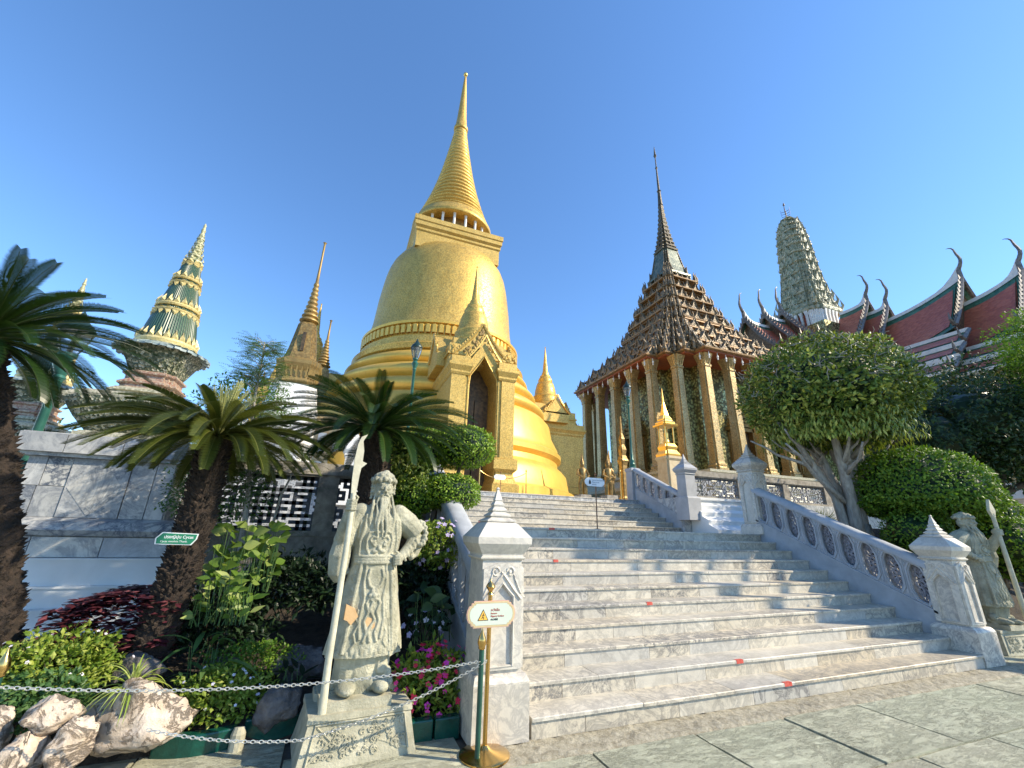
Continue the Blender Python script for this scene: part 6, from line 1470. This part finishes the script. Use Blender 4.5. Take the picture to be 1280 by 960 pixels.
def chain(label, pts, link=.030, r_=.0032, mat='steel_chain', name='chain'):
    # resample
    P = [V(p) for p in pts]; S_ = []; 
    for a, b_ in zip(P[:-1], P[1:]):
        n = max(1, int((b_-a).length/.004)); S_ += [a.lerp(b_, i/n) for i in range(n)]
    S_.append(P[-1]); m = MB(); acc = 0; last = S_[0]; k = 0; L = link*.78; start = S_[0]
    for q in S_[1:]:
        if (q-start).length >= L:
            t = (q-start).normalized(); c = (q+start)/2; s = t.cross(V((0,0,1))).normalized(); u = s.cross(t); w = s if k % 2 else u
            m.tube([tuple(c+t*link*.5*cos(a)+w*link*.30*sin(a)) for a in [2*pi*i/8 for i in range(9)]], r_, 4, False); start = q; k += 1
    return solo(name, m, mat, label, 'chain', tuple(P[0]), 'sagging chains across the planting bed')
def cat(a, b_, sag, n=24): a, b_ = V(a), V(b_); return [a.lerp(b_, i/n)+V((0,0,-4*sag*(i/n)*(1-i/n))) for i in range(n+1)]
chain('upper sagging metal chain running from the left edge to the green post', cat((-1.66, 3.70, .68), (1.245, 3.575, .64), .085))
chain('lower sagging metal chain crossing the statue pedestal up to the green post', cat((-.90, 3.80, .36), (.0, 3.70, .235), .03)[:-1]+cat((.0, 3.70, .235), (1.245, 3.570, .635), .05))
# text
def text(name, body, size, loc, rotm, mat, parent, align='LEFT', bold=0):
    cu = bpy.data.curves.new('t', 'FONT'); cu.body = body; cu.size = size; cu.align_x = align; cu.extrude = .0006; cu.offset = bold
    o = bpy.data.objects.new('t', cu); C.objects.link(o); dg = bpy.context.evaluated_depsgraph_get(); me = bpy.data.meshes.new_from_object(o.evaluated_get(dg)); bpy.data.objects.remove(o)
    me.transform(Matrix.Translation(V(loc)-world_loc(parent)) @ rotm); me.materials.clear(); me.materials.append(M[mat]); me.name = name
    ob = bpy.data.objects.new(name, me); C.objects.link(ob); ob.parent = parent; return ob
RX = Matrix.Rotation(pi/2, 4, 'X')
sg = thing('sign_stand', 'brass stand with a pale green warning sign at the foot of the stairs', 'sign', (1.285, 3.66, 0))
m = MB(); m.lathe([(.19, 0), (.19, .012), (.17, .022), (.05, .045), (.022, .07)], (1.285, 3.66, 0), 32); m.build('base', 'brass', sg, 40)
m = MB(); m.lathe([(.0175, .06), (.0175, 1.085)], (1.285, 3.66, 0), 14); m.lathe([(.026, 1.085), (.020, 1.10), (.014, 1.105), (.020, 1.115), (.040, 1.145), (.026, 1.17), (.008, 1.185), (.003, 1.21)], (1.285, 3.66, 0), 14); m.build('pole', 'brass', sg, 40)
def plaque(w, h, c):   # ornate outline
    return [(-w, -h*.35), (-w*.93, -h*.62), (-w*.86, -h*.66), (-w*.84, -h*.84), (-w*.76, -h*.86), (-w*.74, -h), (w*.74, -h), (w*.76, -h*.86), (w*.84, -h*.84), (w*.86, -h*.66), (w*.93, -h*.62), (w, -h*.35), (w*1.03, 0), (w, h*.35), (w*.93, h*.62), (w*.86, h*.66), (w*.84, h*.84), (w*.76, h*.86), (w*.74, h), (-w*.74, h), (-w*.76, h*.86), (-w*.84, h*.84), (-w*.86, h*.66), (-w*.93, h*.62), (-w, h*.35), (-w*1.03, 0)]
cx_, cz_, ys = 1.292, .945, 3.635
pl = lambda w, h: [(cx_+u, cz_+v) for u, v in plaque(w*1.14, h*1.10, 0)]
m = MB(); m.prism(pl(.178, .088), 'y', ys, ys+.012, .5); m.build('border', 'sign_border', sg)
m = MB(); m.plate_hole(pl(.172, .083), pl(.160, .073), 'y', ys-.002, ys-.0001); m.build('gilt_line', 'sign_gold', sg)
m = MB(); m.prism(pl(.158, .071), 'y', ys-.003, ys-.0005, .5); pnl = m.build('panel', 'sign_green', sg)
tx, tz = cx_-.072, cz_-.004
m = MB(); m.prism([(tx-.046, tz-.040), (tx+.046, tz-.040), (tx, tz+.042)], 'y', ys-.0045, ys-.0032); m.build('triangle_edge', 'ink_black', sg)
m = MB(); m.prism([(tx-.038, tz-.0355), (tx+.038, tz-.0355), (tx, tz+.032)], 'y', ys-.0058, ys-.0047); m.build('triangle', 'warn_yellow', sg)
m = MB(); yy = ys-.0065; m.ell((tx+.002, yy, tz+.008), .0048, .0006, .0048, 8, 6)
for pts in (((tx+.001, yy, tz+.002), (tx-.003, yy, tz-.012), (tx+.006, yy, tz-.020), (tx+.004, yy, tz-.030)), ((tx-.003, yy, tz-.012), (tx-.010, yy, tz-.024), (tx-.014, yy, tz-.022)), ((tx+.001, yy, tz+.001), (tx+.011, yy, tz-.004)), ((tx+.001, yy, tz+.001), (tx-.010, yy, tz-.004))):
    m.tube(pts, .0022, 4)
m.build('falling_figure', 'ink_black', sg)
for s_, sz, dz, mt in (('ระวังลื่น', .026, .022, 'ink_red'), ('Beware', .018, .000, 'ink_red'), ('Slippery Surface', .018, -.020, 'ink_red'), ('小心地滑', .016, -.044, 'ink_black')):
    text('lettering', s_, sz, (cx_-.008, ys-.0045, cz_+dz), RX, mt, sg, bold=.0003)
# upper notice
def notice(label, x, y, z0, z1, w, h, lines, mono=True):
    r = thing('notice_stand', label, 'sign', (x, y, z0)); m = MB(); m.lathe([(.12, 0), (.12, .01), (.02, .03), (.013, .04), (.013, z1-z0)], (x, y, z0), 12); m.ell((x, y, z1+.02), .025, .025, .03, 10, 8); m.lathe([(.01, .03), (.002, .08)], (x, y, z1), 8); m.build('pole', 'brass_dark', r, 40)
    zc = z1-.06-h; m = MB(); m.prism([(x-.04+u, zc+v) for u, v in plaque(w, h, 0)], 'y', y-.03, y-.018, .5); m.build('panel', 'sign_white', r)
    if mono:
        m = MB(); m.prism([(x-.04-w*.62, zc-h*.5), (x-.04-w*.40, zc-h*.5), (x-.04-w*.40, zc), (x-.04-w*.46, zc+h*.4), (x-.04-w*.51, zc+h*.6), (x-.04-w*.56, zc+h*.4), (x-.04-w*.62, zc)], 'y', y-.032, y-.0302); m.build('emblem', 'ink_black', r)
    for i, l in enumerate(lines): text('lettering', l, h*.42, (x-.04-w*.30, y-.0315, zc+h*.32-i*h*.48), RX, 'ink_blue', r)
    return r
notice('small white notice on a thin red brown pole at the edge of the landing', 5.44, 8.5, 1.65, 2.84, .255, .095, ['กรุณาแต่งกายสุภาพ', 'Please dress', 'politely'])
notice('tiny white notice hanging on a rope barrier before the golden doorway', 5.35, 14.6, 2.7, 3.55, .22, .09, ['ห้ามเข้า'], False)
m = MB(); 
for px_ in (4.55, 6.35): m.lathe([(.12, 0), (.02, .03), (.02, .95), (.035, 1.0), (.005, 1.05)], (px_, 14.6, 2.7), 10)
for a, b_ in (((4.55, 14.6, 3.6), (5.35, 14.6, 3.4)), ((5.35, 14.6, 3.4), (6.35, 14.6, 3.62))): m.tube(cat(a, b_, .10, 10), .012, 5)
solo('rope_barrier', m, 'brass', 'brass posts with a sagging rope at the top of the stairs before the golden doorway', 'barrier', (4.55, 14.6, 2.7))
m = MB(); m.lathe([(.10, 0), (.018, .03), (.018, 1.0), (.03, 1.04), (.005, 1.1)], (9.45, 13.1, 2.7), 10); solo('brass_post', m, 'brass', 'single brass barrier post by the head of the upper balustrade', 'post', (9.45, 13.1, 2.7))
# name plate on the cycad
tg = thing('plant_label', 'small green plant name plate with white lettering on the olive cycad trunk', 'sign', (-1.27, 4.80, 1.40))
A_ = [(-.155, .005), (-.115, .055), (.155, .045), (.150, .0), (.118, -.050), (-.150, -.045)]
m = MB(); m.prism([(-1.27+u*1.0, 1.445+v) for u, v in A_], 'y', 4.775, 4.782); m.build('edge', 'sign_white', tg)
m = MB(); m.prism([(-1.27+u*.94, 1.445+v*.86) for u, v in A_], 'y', 4.772, 4.7748); m.build('plate', 'tag_green', tg)
text('lettering', 'ปรงญี่ปุ่น Cycas', .034, (-1.365, 4.7715, 1.450), RX, 'sign_white', tg, bold=.0004); text('lettering', 'Cycas revoluta Thunb.', .022, (-1.385, 4.7715, 1.418), RX, 'sign_white', tg)
# green hose in the topiary
m = MB(); m.tube(cat((1.0, 5.6, 1.66), (1.42, 5.3, 1.70), .05, 10), .010, 6); solo('garden_hose', m, 'border_green', 'thin green hose end between clipped pads and flowering bush', 'hose', (1.0, 5.6, 1.6))
